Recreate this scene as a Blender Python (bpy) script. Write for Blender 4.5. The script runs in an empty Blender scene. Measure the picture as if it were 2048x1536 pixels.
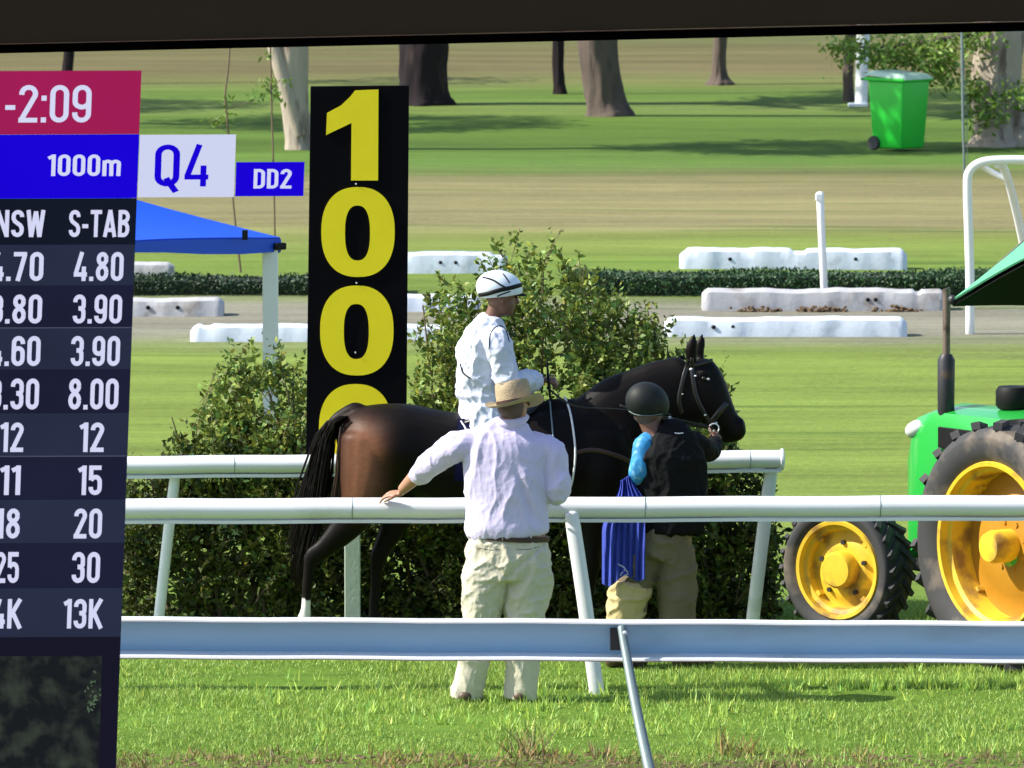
import bpy, bmesh, math, random
import numpy as np
from mathutils import Vector, Matrix, noise
from mathutils.bvhtree import BVHTree

random.seed(7); rng = np.random.default_rng(7)
R = math.radians
SC = bpy.context.scene
COL = SC.collection

# ------------------------------------------------------------------ camera
CAM_H = 5.425; FPX = 13800.0
PITCH = math.atan(1255 / FPX)
cam_d = bpy.data.cameras.new('camera'); cam = bpy.data.objects.new('camera', cam_d); COL.objects.link(cam)
cam.location = (0, 0, CAM_H); cam.rotation_euler = (math.pi / 2 - PITCH, 0, 0)
cam_d.sensor_width = 36; cam_d.lens = 36 * FPX / 2048
cam_d.clip_start = 0.5; cam_d.clip_end = 4000
cam_d.dof.use_dof = True; cam_d.dof.focus_distance = 41.0; cam_d.dof.aperture_fstop = 13
SC.camera = cam
# ------------------------------------------------------------------ light
SUN_EL, SUN_AZ = R(41), R(86)            # azimuth measured from straight behind the camera towards the left
EXPO = 0.95
W = bpy.data.worlds.new('World'); SC.world = W; W.use_nodes = True
nt = W.node_tree; nt.nodes.clear()
sky = nt.nodes.new('ShaderNodeTexSky'); sky.sky_type = 'NISHITA'; sky.sun_disc = False
sdir = Vector((-math.sin(SUN_AZ) * math.cos(SUN_EL), -math.cos(SUN_AZ) * math.cos(SUN_EL), math.sin(SUN_EL)))
sky.sun_elevation = SUN_EL; sky.sun_rotation = math.atan2(sdir.x, sdir.y)
bg = nt.nodes.new('ShaderNodeBackground'); bg.inputs[1].default_value = 0.12
wo = nt.nodes.new('ShaderNodeOutputWorld')
nt.links.new(sky.outputs[0], bg.inputs[0]); nt.links.new(bg.outputs[0], wo.inputs[0])
sl = bpy.data.lights.new('sun', 'SUN'); sl.energy = 4.2; sl.angle = R(0.5); sl.color = (1, .94, .82)
so = bpy.data.objects.new('sun', sl); COL.objects.link(so)
so.rotation_euler = sdir.to_track_quat('Z', 'Y').to_euler()
SC.view_settings.view_transform = 'Standard'; SC.view_settings.look = 'None'
SC.view_settings.exposure = EXPO; SC.view_settings.gamma = 1; SC.view_settings.use_curve_mapping = False

# ------------------------------------------------------------------ placing helpers: where a measured sight line meets a plane
_F = Vector((0, math.cos(PITCH), -math.sin(PITCH))); _U = Vector((0, math.sin(PITCH), math.cos(PITCH)))
CAMP = Vector((0, 0, CAM_H))
def ray(x, y): return _F * FPX + Vector((1, 0, 0)) * (x - 1024) + _U * (768 - y)
def P(x, y, Y): d = ray(x, y); return CAMP + d * (Y / d.y)
def G(x, y): d = ray(x, y); return CAMP + d * (-CAM_H / d.z)
def PPM(Y): return (P(1025, 768, Y) - P(1024, 768, Y)).x ** -1

# ------------------------------------------------------------------ materials
def lin(c): return tuple(((v / 255) / 12.92 if v <= 10 else (((v / 255) + .055) / 1.055) ** 2.4) for v in c) + (1,)
def mat(name, col, rough=.6, metal=0., var=.12, scale=6., bump=0., bscale=40., spec=.5, coat=0., stretch=(1, 1, 1), attr=None, dirt_or_lit=None, sheen=0, trans=0):
    m = bpy.data.materials.new(name); m.use_nodes = True; n = m.node_tree; b = n.nodes['Principled BSDF']
    b.inputs['Roughness'].default_value = rough; b.inputs['Metallic'].default_value = metal
    b.inputs['Specular IOR Level'].default_value = spec; b.inputs['Coat Weight'].default_value = coat
    if sheen: b.inputs['Sheen Weight'].default_value = sheen
    tc = n.nodes.new('ShaderNodeTexCoord'); mp = n.nodes.new('ShaderNodeMapping'); mp.inputs['Scale'].default_value = stretch
    n.links.new(tc.outputs['Object'], mp.inputs[0])
    nz = n.nodes.new('ShaderNodeTexNoise'); nz.inputs['Scale'].default_value = scale; nz.inputs['Detail'].default_value = 6
    n.links.new(mp.outputs[0], nz.inputs[0])
    mx = n.nodes.new('ShaderNodeMix'); mx.data_type = 'RGBA'
    c = Vector(col[:3])
    mx.inputs[6].default_value = tuple(c * (1 - var)) + (1,)
    mx.inputs[7].default_value = tuple(min(1, v * (1 + var)) for v in c) + (1,)
    n.links.new(nz.outputs[0], mx.inputs[0]); out = mx.outputs[2]
    if dirt_or_lit:
        nz2 = n.nodes.new('ShaderNodeTexNoise'); nz2.inputs['Scale'].default_value = dirt_or_lit[1]; nz2.inputs['Detail'].default_value = 8
        n.links.new(mp.outputs[0], nz2.inputs[0])
        mr = n.nodes.new('ShaderNodeMapRange'); mr.inputs[1].default_value = dirt_or_lit[2]; mr.inputs[2].default_value = dirt_or_lit[2] + .14
        n.links.new(nz2.outputs[0], mr.inputs[0])
        m2 = n.nodes.new('ShaderNodeMix'); m2.data_type = 'RGBA'; m2.inputs[7].default_value = tuple(dirt_or_lit[0]) + (1,)
        n.links.new(mr.outputs[0], m2.inputs[0]); n.links.new(out, m2.inputs[6]); out = m2.outputs[2]
    if attr:
        at = n.nodes.new('ShaderNodeAttribute'); at.attribute_name = attr
        m3 = n.nodes.new('ShaderNodeMix'); m3.data_type = 'RGBA'; m3.blend_type = 'MULTIPLY'; m3.inputs[0].default_value = 1
        n.links.new(out, m3.inputs[6]); n.links.new(at.outputs[0], m3.inputs[7]); out = m3.outputs[2]
    n.links.new(out, b.inputs['Base Color'])
    if trans:
        tr = n.nodes.new('ShaderNodeBsdfTranslucent'); ms = n.nodes.new('ShaderNodeMixShader'); ms.inputs[0].default_value = trans
        n.links.new(out, tr.inputs[0]); n.links.new(b.outputs[0], ms.inputs[1]); n.links.new(tr.outputs[0], ms.inputs[2])
        n.links.new(ms.outputs[0], n.nodes['Material Output'].inputs[0])
    if bump:
        nb = n.nodes.new('ShaderNodeTexNoise'); nb.inputs['Scale'].default_value = bscale; nb.inputs['Detail'].default_value = 5
        n.links.new(mp.outputs[0], nb.inputs[0])
        bp = n.nodes.new('ShaderNodeBump'); bp.inputs['Strength'].default_value = bump; bp.inputs['Distance'].default_value = .02
        n.links.new(nb.outputs[0], bp.inputs['Height']); n.links.new(bp.outputs[0], b.inputs['Normal'])
    return m
def screen_mat(name, rgb, var=.04, foliage=False, strength=1.0):
    """a lit television picture: gives off its own light"""
    m = bpy.data.materials.new(name); m.use_nodes = True; n = m.node_tree; b = n.nodes['Principled BSDF']
    b.inputs['Base Color'].default_value = (0, 0, 0, 1); b.inputs['Roughness'].default_value = .9; b.inputs['Specular IOR Level'].default_value = 0
    tc = n.nodes.new('ShaderNodeTexCoord'); nz = n.nodes.new('ShaderNodeTexNoise'); nz.inputs['Scale'].default_value = 9 if foliage else 1.6
    nz.inputs['Detail'].default_value = 10 if foliage else 3
    n.links.new(tc.outputs['Object'], nz.inputs[0])
    cr = n.nodes.new('ShaderNodeValToRGB'); c = lin(rgb)
    cr.color_ramp.elements[0].color = tuple(v * (1 - var * 2) for v in c[:3]) + (1,); cr.color_ramp.elements[1].color = tuple(v * (1 + var * 2) for v in c[:3]) + (1,)
    if foliage:
        cr.color_ramp.elements[0].position = .45; cr.color_ramp.elements[1].position = .75; cr.color_ramp.elements[1].color = lin((62, 70, 60))
    n.links.new(nz.outputs[0], cr.inputs[0]); n.links.new(cr.outputs[0], b.inputs['Emission Color'])
    b.inputs['Emission Strength'].default_value = strength / 2 ** EXPO
    return m

M = {}
M['rail'] = mat('rail_paint', (.78, .80, .84), .38, var=.06, stretch=(.4, 1, 1), dirt_or_lit=((.50, .51, .44), 3.5, .60))
M['rail_shade_blue'] = mat('rail_face_sky_shade', (.34, .54, .74), .4, spec=.3, var=.05, stretch=(.3, 1, 1), dirt_or_lit=((.25, .38, .5), 3, .6))  # pale blue puts the skylit shade of the rail face into its colour
M['galv'] = mat('galvanised_steel', (.17, .23, .24), .5, .2, var=.15, scale=20)
M['dark_metal'] = mat('dark_metal', (.035, .035, .04), .5, .3, dirt_or_lit=((.12, .07, .04), 6, .56))
M['rust_pipe'] = mat('rusty_pipe', (.20, .15, .12), .55, .5, var=.3, scale=14, dirt_or_lit=((.05, .035, .03), 9, .5))
M['board'] = mat('board_black', (.0028, .0026, .004), .8, var=.3, scale=3, spec=.06, dirt_or_lit=((.006, .006, .006), 9, .66))
M['yellow'] = mat('number_yellow', (.95, .78, .018), .6, spec=.2, var=.05, scale=8, dirt_or_lit=((.35, .27, .01), 18, .70))
M['post_green'] = mat('pale_green_post', (.42, .50, .42), .6, var=.1, bump=.1)
M['trunk_pale'] = mat('pale_bark', (.38, .32, .26), .9, var=.25, scale=5, bump=.6, bscale=12, stretch=(1, 1, .25), dirt_or_lit=((.14, .10, .08), 5, .52))
M['trunk_dark'] = mat('shaded_bark', (.022, .017, .020), .95, spec=.1, var=.35, scale=6, bump=.9, bscale=16, stretch=(1, 1, .2), dirt_or_lit=((.055, .04, .036), 5, .6))  # bark blackened to stand for the thick trunk in shade
M['trunk_mid'] = mat('grey_brown_bark', (.10, .075, .062), .95, var=.35, scale=6, bump=.9, bscale=14, stretch=(1, 1, .25), dirt_or_lit=((.06, .045, .04), 4, .52))
M['stem'] = mat('stem_bark', (.16, .12, .07), .9, var=.2)
M['leaf'] = mat('shrub_leaf', (.19, .255, .05), .5, spec=.3, var=.25, scale=3, attr='tint', trans=.2)
M['leaf_tree'] = mat('tree_leaf', (.12, .19, .03), .5, var=.2, scale=1, attr='tint', trans=.25)
M['grass'] = mat('grass_blade', (.31, .44, .085), .55, var=.25, scale=.9, attr='tint', trans=.25)
M['concrete'] = mat('white_concrete', (.58, .64, .74), .8, var=.07, scale=4, bump=.15, bscale=18, dirt_or_lit=((.36, .38, .42), 3.2, .62))
M['concrete_grey'] = mat('grey_concrete', (.42, .42, .44), .85, var=.1, scale=4, bump=.2, bscale=18, dirt_or_lit=((.24, .21, .19), 3.0, .58))
M['blue_canopy'] = mat('blue_canopy_cloth', (.0012, .075, .66), .55, var=.08, scale=2)
M['white_post'] = mat('white_post', (.82, .82, .84), .4, var=.04, dirt_or_lit=((.5, .5, .48), 5, .66))
M['bin'] = mat('green_plastic', (.012, .52, .035), .42, var=.05, scale=4)
M['bin_lid'] = mat('bin_lid_lit', (.42, .60, .48), .38, var=.1, scale=6)  # paled green carries the light reflecting off the lid
M['rubber'] = mat('tyre_rubber', (.038, .038, .042), .75, var=.35, scale=5, dirt_or_lit=((.16, .13, .10), 4, .54))
M['rim'] = mat('rim_yellow', (.76, .50, .03), .5, var=.2, scale=6, dirt_or_lit=((.30, .17, .05), 5, .52))
M['rim_dish_shade'] = mat('rim_ochre_shade', (.42, .20, .012), .5, var=.15, scale=5, dirt_or_lit=((.3, .15, .03), 5, .6))  # darker ochre paints in the shade inside the rear wheel dish
M['tgreen'] = mat('tractor_green', (.02, .36, .05), .3, var=.08, scale=3, coat=.4, dirt_or_lit=((.12, .22, .08), 5, .66))
M['tcanopy'] = mat('canopy_green', (.09, .38, .20), .6, var=.25, scale=5, stretch=(1, 3, 1))
M['black'] = mat('black_plastic', (.007, .007, .008), .6, spec=.2, var=.2)
M['lens'] = mat('lamp_lens', (.75, .78, .75), .15, var=.05)
M['skin'] = mat('skin', (.40, .205, .13), .5, var=.12, scale=12)
M['skin_dark'] = mat('shaded_skin', (.16, .075, .05), .5, var=.15, scale=12)  # skin darkened for the rider's shaded face, shared with the handler
M['hair'] = mat('hair', (.11, .07, .06), .7, var=.3, scale=30)
M['shirt'] = mat('pale_shirt_cotton', (.60, .55, .79), .85, var=.05, scale=5, bump=.25, bscale=25, sheen=.2)
M['trousers'] = mat('beige_trousers', (.58, .54, .43), .85, var=.09, scale=6, bump=.2, bscale=30, sheen=.1)
M['belt'] = mat('belt_leather', (.045, .02, .015), .5)
M['straw'] = mat('straw', (.38, .30, .19), .8, var=.18, scale=30, bump=.4, bscale=120)
M['shoe'] = mat('shoe_leather', (.10, .065, .04), .5)
M['white_jacket'] = mat('white_jacket_nylon', (.58, .62, .74), .6, var=.04, scale=6, bump=.15, bscale=22)
M['helmet_white'] = mat('white_helmet', (.72, .80, .88), .3, var=.04, scale=9)
M['jodhpur'] = mat('navy_jodhpurs', (.004, .005, .03), .8, spec=.1, var=.2)
M['boot'] = mat('riding_boot', (.012, .011, .012), .3, var=.2)
M['vest'] = mat('black_vest', (.0045, .005, .006), .8, spec=.15, var=.4, scale=6, bump=.4, bscale=20)
M['sleeve_blue'] = mat('patterned_blue_sleeve', (.02, .23, .50), .7, var=.4, scale=14, dirt_or_lit=((.22, .45, .62), 22, .52))
M['cap'] = mat('dark_helmet', (.008, .011, .011), .6, spec=.3, var=.3, scale=8)
M['olive'] = mat('olive_trousers', (.15, .125, .08), .85, var=.25, scale=5, bump=.3, bscale=20, dirt_or_lit=((.36, .29, .16), 3.2, .58))  # paler khaki patches paint lit spots onto the trouser legs
M['khaki'] = mat('khaki_lit_cloth', (.50, .40, .20), .85, var=.2, scale=8)
M['blue_cloth'] = mat('blue_cloth', (.03, .055, .36), .8, var=.3, scale=8, bump=.3, bscale=20)
M['leather'] = mat('black_leather', (.010, .009, .009), .35, var=.2)
M['white_strap'] = mat('white_strap', (.75, .76, .78), .5, var=.05)
M['steel'] = mat('polished_steel', (.8, .8, .82), .25, .6, var=.05)
M['hoof'] = mat('hoof', (.10, .08, .065), .5, var=.2)
M['eye'] = mat('eye_gloss', (.01, .006, .004), .08, var=.1)
M['tail'] = mat('tail_hair', (.010, .0075, .006), .5, spec=.25, var=.3, scale=20, attr='tint')
M['wall'] = mat('brown_wall_paint', (.027, .0195, .0115), .9, var=.12, scale=2, spec=.1)
M['bezel'] = mat('bezel_black', (.0008, .0008, .0008), .9, var=.2, spec=.0)
M['bezel_edge'] = mat('bezel_highlight', (.12, .075, .055), .35, .5, var=.2)
M['soil'] = mat('soil_lump', (.13, .085, .05), .95, var=.35, scale=14, bump=.6, bscale=40)
M['dry'] = mat('dry_grass', (.27, .20, .085), .7, var=.5, scale=2.5, attr='tint', trans=.2)

# horse coat: near-black bay, brown quarters with the rump highlight painted in
def horse_mat():
    m = bpy.data.materials.new('horse_coat'); m.use_nodes = True; n = m.node_tree; b = n.nodes['Principled BSDF']
    b.inputs['Roughness'].default_value = .48; b.inputs['Specular IOR Level'].default_value = .12
    at = n.nodes.new('ShaderNodeAttribute'); at.attribute_name = 'coat'
    tc = n.nodes.new('ShaderNodeTexCoord'); nz = n.nodes.new('ShaderNodeTexNoise'); nz.inputs['Scale'].default_value = 60; nz.inputs['Detail'].default_value = 4
    mp = n.nodes.new('ShaderNodeMapping'); mp.inputs['Scale'].default_value = (.3, 1, 1); n.links.new(tc.outputs['Object'], mp.inputs[0]); n.links.new(mp.outputs[0], nz.inputs[0])
    mr = n.nodes.new('ShaderNodeMapRange'); mr.inputs[3].default_value = .75; mr.inputs[4].default_value = 1.25; n.links.new(nz.outputs[0], mr.inputs[0])
    mx = n.nodes.new('ShaderNodeMix'); mx.data_type = 'RGBA'; mx.blend_type = 'MULTIPLY'; mx.inputs[0].default_value = 1
    n.links.new(at.outputs[0], mx.inputs[6]); n.links.new(mr.outputs[0], mx.inputs[7]); n.links.new(mx.outputs[2], b.inputs['Base Color'])
    bp = n.nodes.new('ShaderNodeBump'); bp.inputs['Strength'].default_value = .12; bp.inputs['Distance'].default_value = .01
    n.links.new(nz.outputs[0], bp.inputs['Height']); n.links.new(bp.outputs[0], b.inputs['Normal'])
    return m
M['horse'] = horse_mat()

# ------------------------------------------------------------------ object helpers
def wloc(o):
    v = Vector((0, 0, 0))
    while o: v += o.location; o = o.parent
    return v
def tag(o, label=None, cat=None, group=None, kind=None):
    if label: o['label'] = label
    if cat: o['category'] = cat
    if group: o['group'] = group
    if kind: o['kind'] = kind
    return o
def thing(name, label, cat, loc=(0, 0, 0), group=None):
    o = bpy.data.objects.new(name, None); o.empty_display_size = .2; COL.objects.link(o); o.location = loc
    return tag(o, label, cat, group)
def link(name, me, m, parent=None, smooth=False):
    o = bpy.data.objects.new(name, me); COL.objects.link(o)
    if m is not None: me.materials.clear(); me.materials.append(m)
    if parent:
        w = wloc(parent)
        if w.length > 0: me.transform(Matrix.Translation(-w))
        o.parent = parent
    if smooth: me.polygons.foreach_set('use_smooth', [True] * len(me.polygons))
    return o

def catmull(pts, vals, sub):
    P_ = [Vector(p) for p in pts]; n = len(P_)
    if sub <= 1 or n < 3: return P_, [list(v) for v in vals]
    op, ov = [], [[] for _ in vals]
    for i in range(n - 1):
        a, b, c, d = max(i - 1, 0), i, i + 1, min(i + 2, n - 1)
        for k in range(sub):
            t = k / sub
            w = (-.5 * t ** 3 + t * t - .5 * t, 1.5 * t ** 3 - 2.5 * t * t + 1, -1.5 * t ** 3 + 2 * t * t + .5 * t, .5 * t ** 3 - .5 * t * t)
            op.append(P_[a] * w[0] + P_[b] * w[1] + P_[c] * w[2] + P_[d] * w[3])
            for q, v in enumerate(vals): ov[q].append(max(.001, v[a] * w[0] + v[b] * w[1] + v[c] * w[2] + v[d] * w[3]))
    op.append(P_[-1])
    for q, v in enumerate(vals): ov[q].append(v[-1])
    return op, ov

class MB:
    def __init__(s): s.v = []; s.f = []; s.xf = None
    def add(s, vs, fs):
        o = len(s.v)
        s.v += [tuple(s.xf @ Vector(v)) if s.xf else tuple(v) for v in vs]
        s.f += [tuple(i + o for i in f) for f in fs]; return s
    def box(s, c, size, rot=None, taper=(1, 1)):
        x, y, z = (k / 2 for k in size); c = Vector(c)
        vs = []
        for sz in (-1, 1):
            tx, ty = (taper if sz > 0 else (1, 1))
            for sx, sy in ((-1, -1), (1, -1), (1, 1), (-1, 1)):
                q = Vector((sx * x * tx, sy * y * ty, sz * z))
                vs.append(c + (rot @ q if rot else q))
        return s.add(vs, [(0, 3, 2, 1), (4, 5, 6, 7), (0, 1, 5, 4), (1, 2, 6, 5), (2, 3, 7, 6), (3, 0, 4, 7)])
    def loft(s, pts, ra, rb=None, n=14, ref=(0, 1, 0), sub=1, cap=.8):
        if not hasattr(ra, '__len__'): ra = [ra] * len(pts)
        rb = rb if rb is not None else ra
        if not hasattr(rb, '__len__'): rb = [rb] * len(pts)
        pts, (ra, rb) = catmull(pts, [ra, rb], sub)
        ref = Vector(ref); N = len(pts); rings = []
        def fr(i):
            t = (pts[min(i + 1, N - 1)] - pts[max(i - 1, 0)]).normalized()
            a = t.cross(ref)
            if a.length < .05: a = t.cross(Vector((1, 0, .3)))
            a.normalize(); return t, a, t.cross(a).normalized()
        seq = []
        t0, a0, b0 = fr(0); tn, an, bn = fr(N - 1)
        if cap:
            for th in (80, 55, 28):
                seq.append((pts[0] - t0 * min(ra[0], rb[0]) * cap * math.sin(R(th)), a0, b0, ra[0] * math.cos(R(th)), rb[0] * math.cos(R(th))))
        for i in range(N): t, a, b = fr(i); seq.append((pts[i], a, b, ra[i], rb[i]))
        if cap:
            for th in (28, 55, 80):
                seq.append((pts[-1] + tn * min(ra[-1], rb[-1]) * cap * math.sin(R(th)), an, bn, ra[-1] * math.cos(R(th)), rb[-1] * math.cos(R(th))))
        vs = []
        for p, a, b, x, y in seq:
            for k in range(n):
                q = 2 * math.pi * k / n; vs.append(p + a * (x * math.cos(q)) + b * (y * math.sin(q)))
        K = len(seq); fs = []
        for i in range(K - 1):
            for k in range(n): fs.append((i * n + k, i * n + (k + 1) % n, (i + 1) * n + (k + 1) % n, (i + 1) * n + k))
        fs.append(tuple(range(n - 1, -1, -1))); fs.append(tuple((K - 1) * n + k for k in range(n)))
        return s.add(vs, fs)
    def tube(s, pts, r, n=8, sub=1): return s.loft(pts, r, None, n, (.13, .9, .21), sub, 0)
    def ell(s, c, r, n=16, m=10, rot=None):
        c = Vector(c); vs = []; fs = []
        for i in range(1, m):
            th = math.pi * i / m
            for k in range(n):
                q = 2 * math.pi * k / n
                v = Vector((r[0] * math.sin(th) * math.cos(q), r[1] * math.sin(th) * math.sin(q), r[2] * math.cos(th)))
                vs.append(c + (rot @ v if rot else v))
        top = len(vs); v = Vector((0, 0, r[2])); vs.append(c + (rot @ v if rot else v)); vs.append(c - (rot @ v if rot else v))
        for i in range(m - 2):
            for k in range(n): fs.append((i * n + k, (i + 1) * n + k, (i + 1) * n + (k + 1) % n, i * n + (k + 1) % n))
        for k in range(n):
            fs.append((top, k, (k + 1) % n)); fs.append((top + 1, (m - 2) * n + (k + 1) % n, (m - 2) * n + k))
        return s.add(vs, fs)
    def lathe(s, prof, n=32, xs=1., ys=1.):
        """prof: (radius, height) list about local z"""
        vs = []; fs = []
        for r, z in prof:
            for k in range(n):
                q = 2 * math.pi * k / n; vs.append((r * xs * math.cos(q), r * ys * math.sin(q), z))
        for i in range(len(prof) - 1):
            for k in range(n): fs.append((i * n + k, i * n + (k + 1) % n, (i + 1) * n + (k + 1) % n, (i + 1) * n + k))
        return s.add(vs, fs)
    def prism(s, poly, off):
        """polygon (list of 3-d points) extruded along vector off"""
        off = Vector(off); n = len(poly); vs = [Vector(p) for p in poly] + [Vector(p) + off for p in poly]
        return s.add(vs, [tuple(range(n)), tuple(range(2 * n - 1, n - 1, -1))] + [(i, (i + 1) % n + 0, (i + 1) % n + n, i + n) for i in range(n)])
    def mesh(s, name='mesh', fix=True):
        me = bpy.data.meshes.new(name); me.from_pydata([tuple(v) for v in s.v], [], s.f)
        if fix:
            bm = bmesh.new(); bm.from_mesh(me); bmesh.ops.recalc_face_normals(bm, faces=bm.faces); bm.to_mesh(me); bm.free()
        return me
    def build(s, name, m, parent=None, smooth=False, bevel=0, seg=2):
        me = s.mesh(name)
        if bevel:
            bm = bmesh.new(); bm.from_mesh(me)
            es = [e for e in bm.edges if e.is_manifold and e.calc_face_angle(0) > .5]
            bmesh.ops.bevel(bm, geom=es, offset=bevel, segments=seg, affect='EDGES', profile=.5, clamp_overlap=True)
            bm.to_mesh(me); bm.free()
        o = link(name, me, m, parent)
        if smooth: autosmooth(me)
        return o

def autosmooth(me, ang=42):
    me.polygons.foreach_set('use_smooth', [True] * len(me.polygons))
    bm = bmesh.new(); bm.from_mesh(me)
    for e in bm.edges: e.smooth = (len(e.link_faces) == 2 and e.calc_face_angle(0) < R(ang))
    bm.to_mesh(me); bm.free()

def organic(name, mb, m, parent, voxel=.009, smooth=6, disp=None):
    """fuse the lofts into one continuous skin"""
    me = mb.mesh(name); t = bpy.data.objects.new(name, me); COL.objects.link(t)
    a = t.modifiers.new('r', 'REMESH'); a.mode = 'VOXEL'; a.voxel_size = voxel; a.use_smooth_shade = True
    if smooth:
        c = t.modifiers.new('s', 'SMOOTH'); c.factor = .5; c.iterations = smooth
    dg = bpy.context.evaluated_depsgraph_get(); dg.update()
    me2 = bpy.data.meshes.new_from_object(t.evaluated_get(dg)); bpy.data.objects.remove(t); me2.name = name
    if disp:
        n = len(me2.vertices); co = np.empty(n * 3); no = np.empty(n * 3)
        me2.vertices.foreach_get('co', co); me2.vertices.foreach_get('normal', no)
        co = co.reshape(-1, 3); no = no.reshape(-1, 3)
        d = np.array([disp(Vector(c)) for c in co]); co += no * d[:, None]
        me2.vertices.foreach_set('co', co.ravel()); me2.update()
    return link(name, me2, m, parent, smooth=True)

def bvh_of(o):
    me = o.data; w = wloc(o)
    return BVHTree.FromPolygons([v.co + w for v in me.vertices], [tuple(p.vertices) for p in me.polygons])
def drape(name, pts, bvh, m, parent, r=.006, lift=.002, flat=None, sub=4):
    """a strap or cord laid on a surface"""
    q, _ = catmull([Vector((a, b, 0)) for a, b in pts], [[1] * len(pts)], sub)
    out = []
    for p in q:
        d = ray(p.x, p.y).normalized(); h = bvh.ray_cast(CAMP, d)
        if h[0] is None:
            if not out: continue
            dd = ray(p.x, p.y); out.append(CAMP + dd * (out[-1].y / dd.y)); continue
        out.append(h[0] + h[1] * lift)
    if len(out) < 2: return None
    mb = MB()
    if flat:
        mb.loft(out, [flat] * len(out), [r] * len(out), 8, (0, 1, 0), 1, .5)
    else: mb.loft(out, r, None, 8, (0, 1, 0), 1, .5)
    return mb.build(name, m, parent, smooth=True)

def leafmesh(name, base, dirs, L, Wd, m, parent=None, tint=(.6, 1.3), fold=.25, hue=.12, kind='stuff', tris=2, droop=0):
    base = np.asarray(base, float); dirs = np.asarray(dirs, float); n = len(base)
    dirs = dirs / np.linalg.norm(dirs, axis=1)[:, None]
    rv = rng.normal(size=(n, 3)); side = np.cross(dirs, rv); side /= np.linalg.norm(side, axis=1)[:, None] + 1e-9
    nor = np.cross(side, dirs)
    L = np.broadcast_to(L, (n,))[:, None]; Wd = np.broadcast_to(Wd, (n,))[:, None]
    v0 = base; v3 = base + dirs * L + np.array([0, 0, -1]) * droop * L
    mid = base + dirs * L * .45
    v1 = mid - side * Wd / 2 + nor * Wd * fold; v2 = mid + side * Wd / 2 + nor * Wd * fold
    if tris == 1:
        co = np.stack([v0 - side * Wd / 2, v0 + side * Wd / 2, v3], 1).reshape(-1, 3); k = 3; fs = np.arange(n * 3).reshape(-1, 3); nf = n
    else:
        co = np.stack([v0, v1, v2, v3], 1).reshape(-1, 3); k = 4
        b = (np.arange(n) * 4)[:, None]; fs = np.concatenate([b + [0, 2, 1], b + [1, 2, 3]], 1).reshape(-1, 3); nf = 2 * n
    me = bpy.data.meshes.new(name); me.vertices.add(len(co)); me.vertices.foreach_set('co', co.ravel())
    me.loops.add(nf * 3); me.loops.foreach_set('vertex_index', fs.ravel().astype(np.int32))
    me.polygons.add(nf); me.polygons.foreach_set('loop_start', (np.arange(nf) * 3).astype(np.int32))
    me.update(calc_edges=True)
    t = rng.uniform(tint[0], tint[1], n); h = rng.normal(0, hue, n)
    c = np.stack([t * (1 + h), t, t * (1 - h), np.ones(n)], 1); c = np.repeat(np.clip(c, .05, 3), k, 0)
    ca = me.color_attributes.new('tint', 'FLOAT_COLOR', 'POINT'); ca.data.foreach_set('color', c.ravel().astype(np.float32))
    o = link(name, me, m, parent)
    if kind: o['kind'] = kind
    return o

def sm(a, b, x): t = max(0., min(1., (x - a) / (b - a))); return t * t * (3 - 2 * t)

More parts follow.
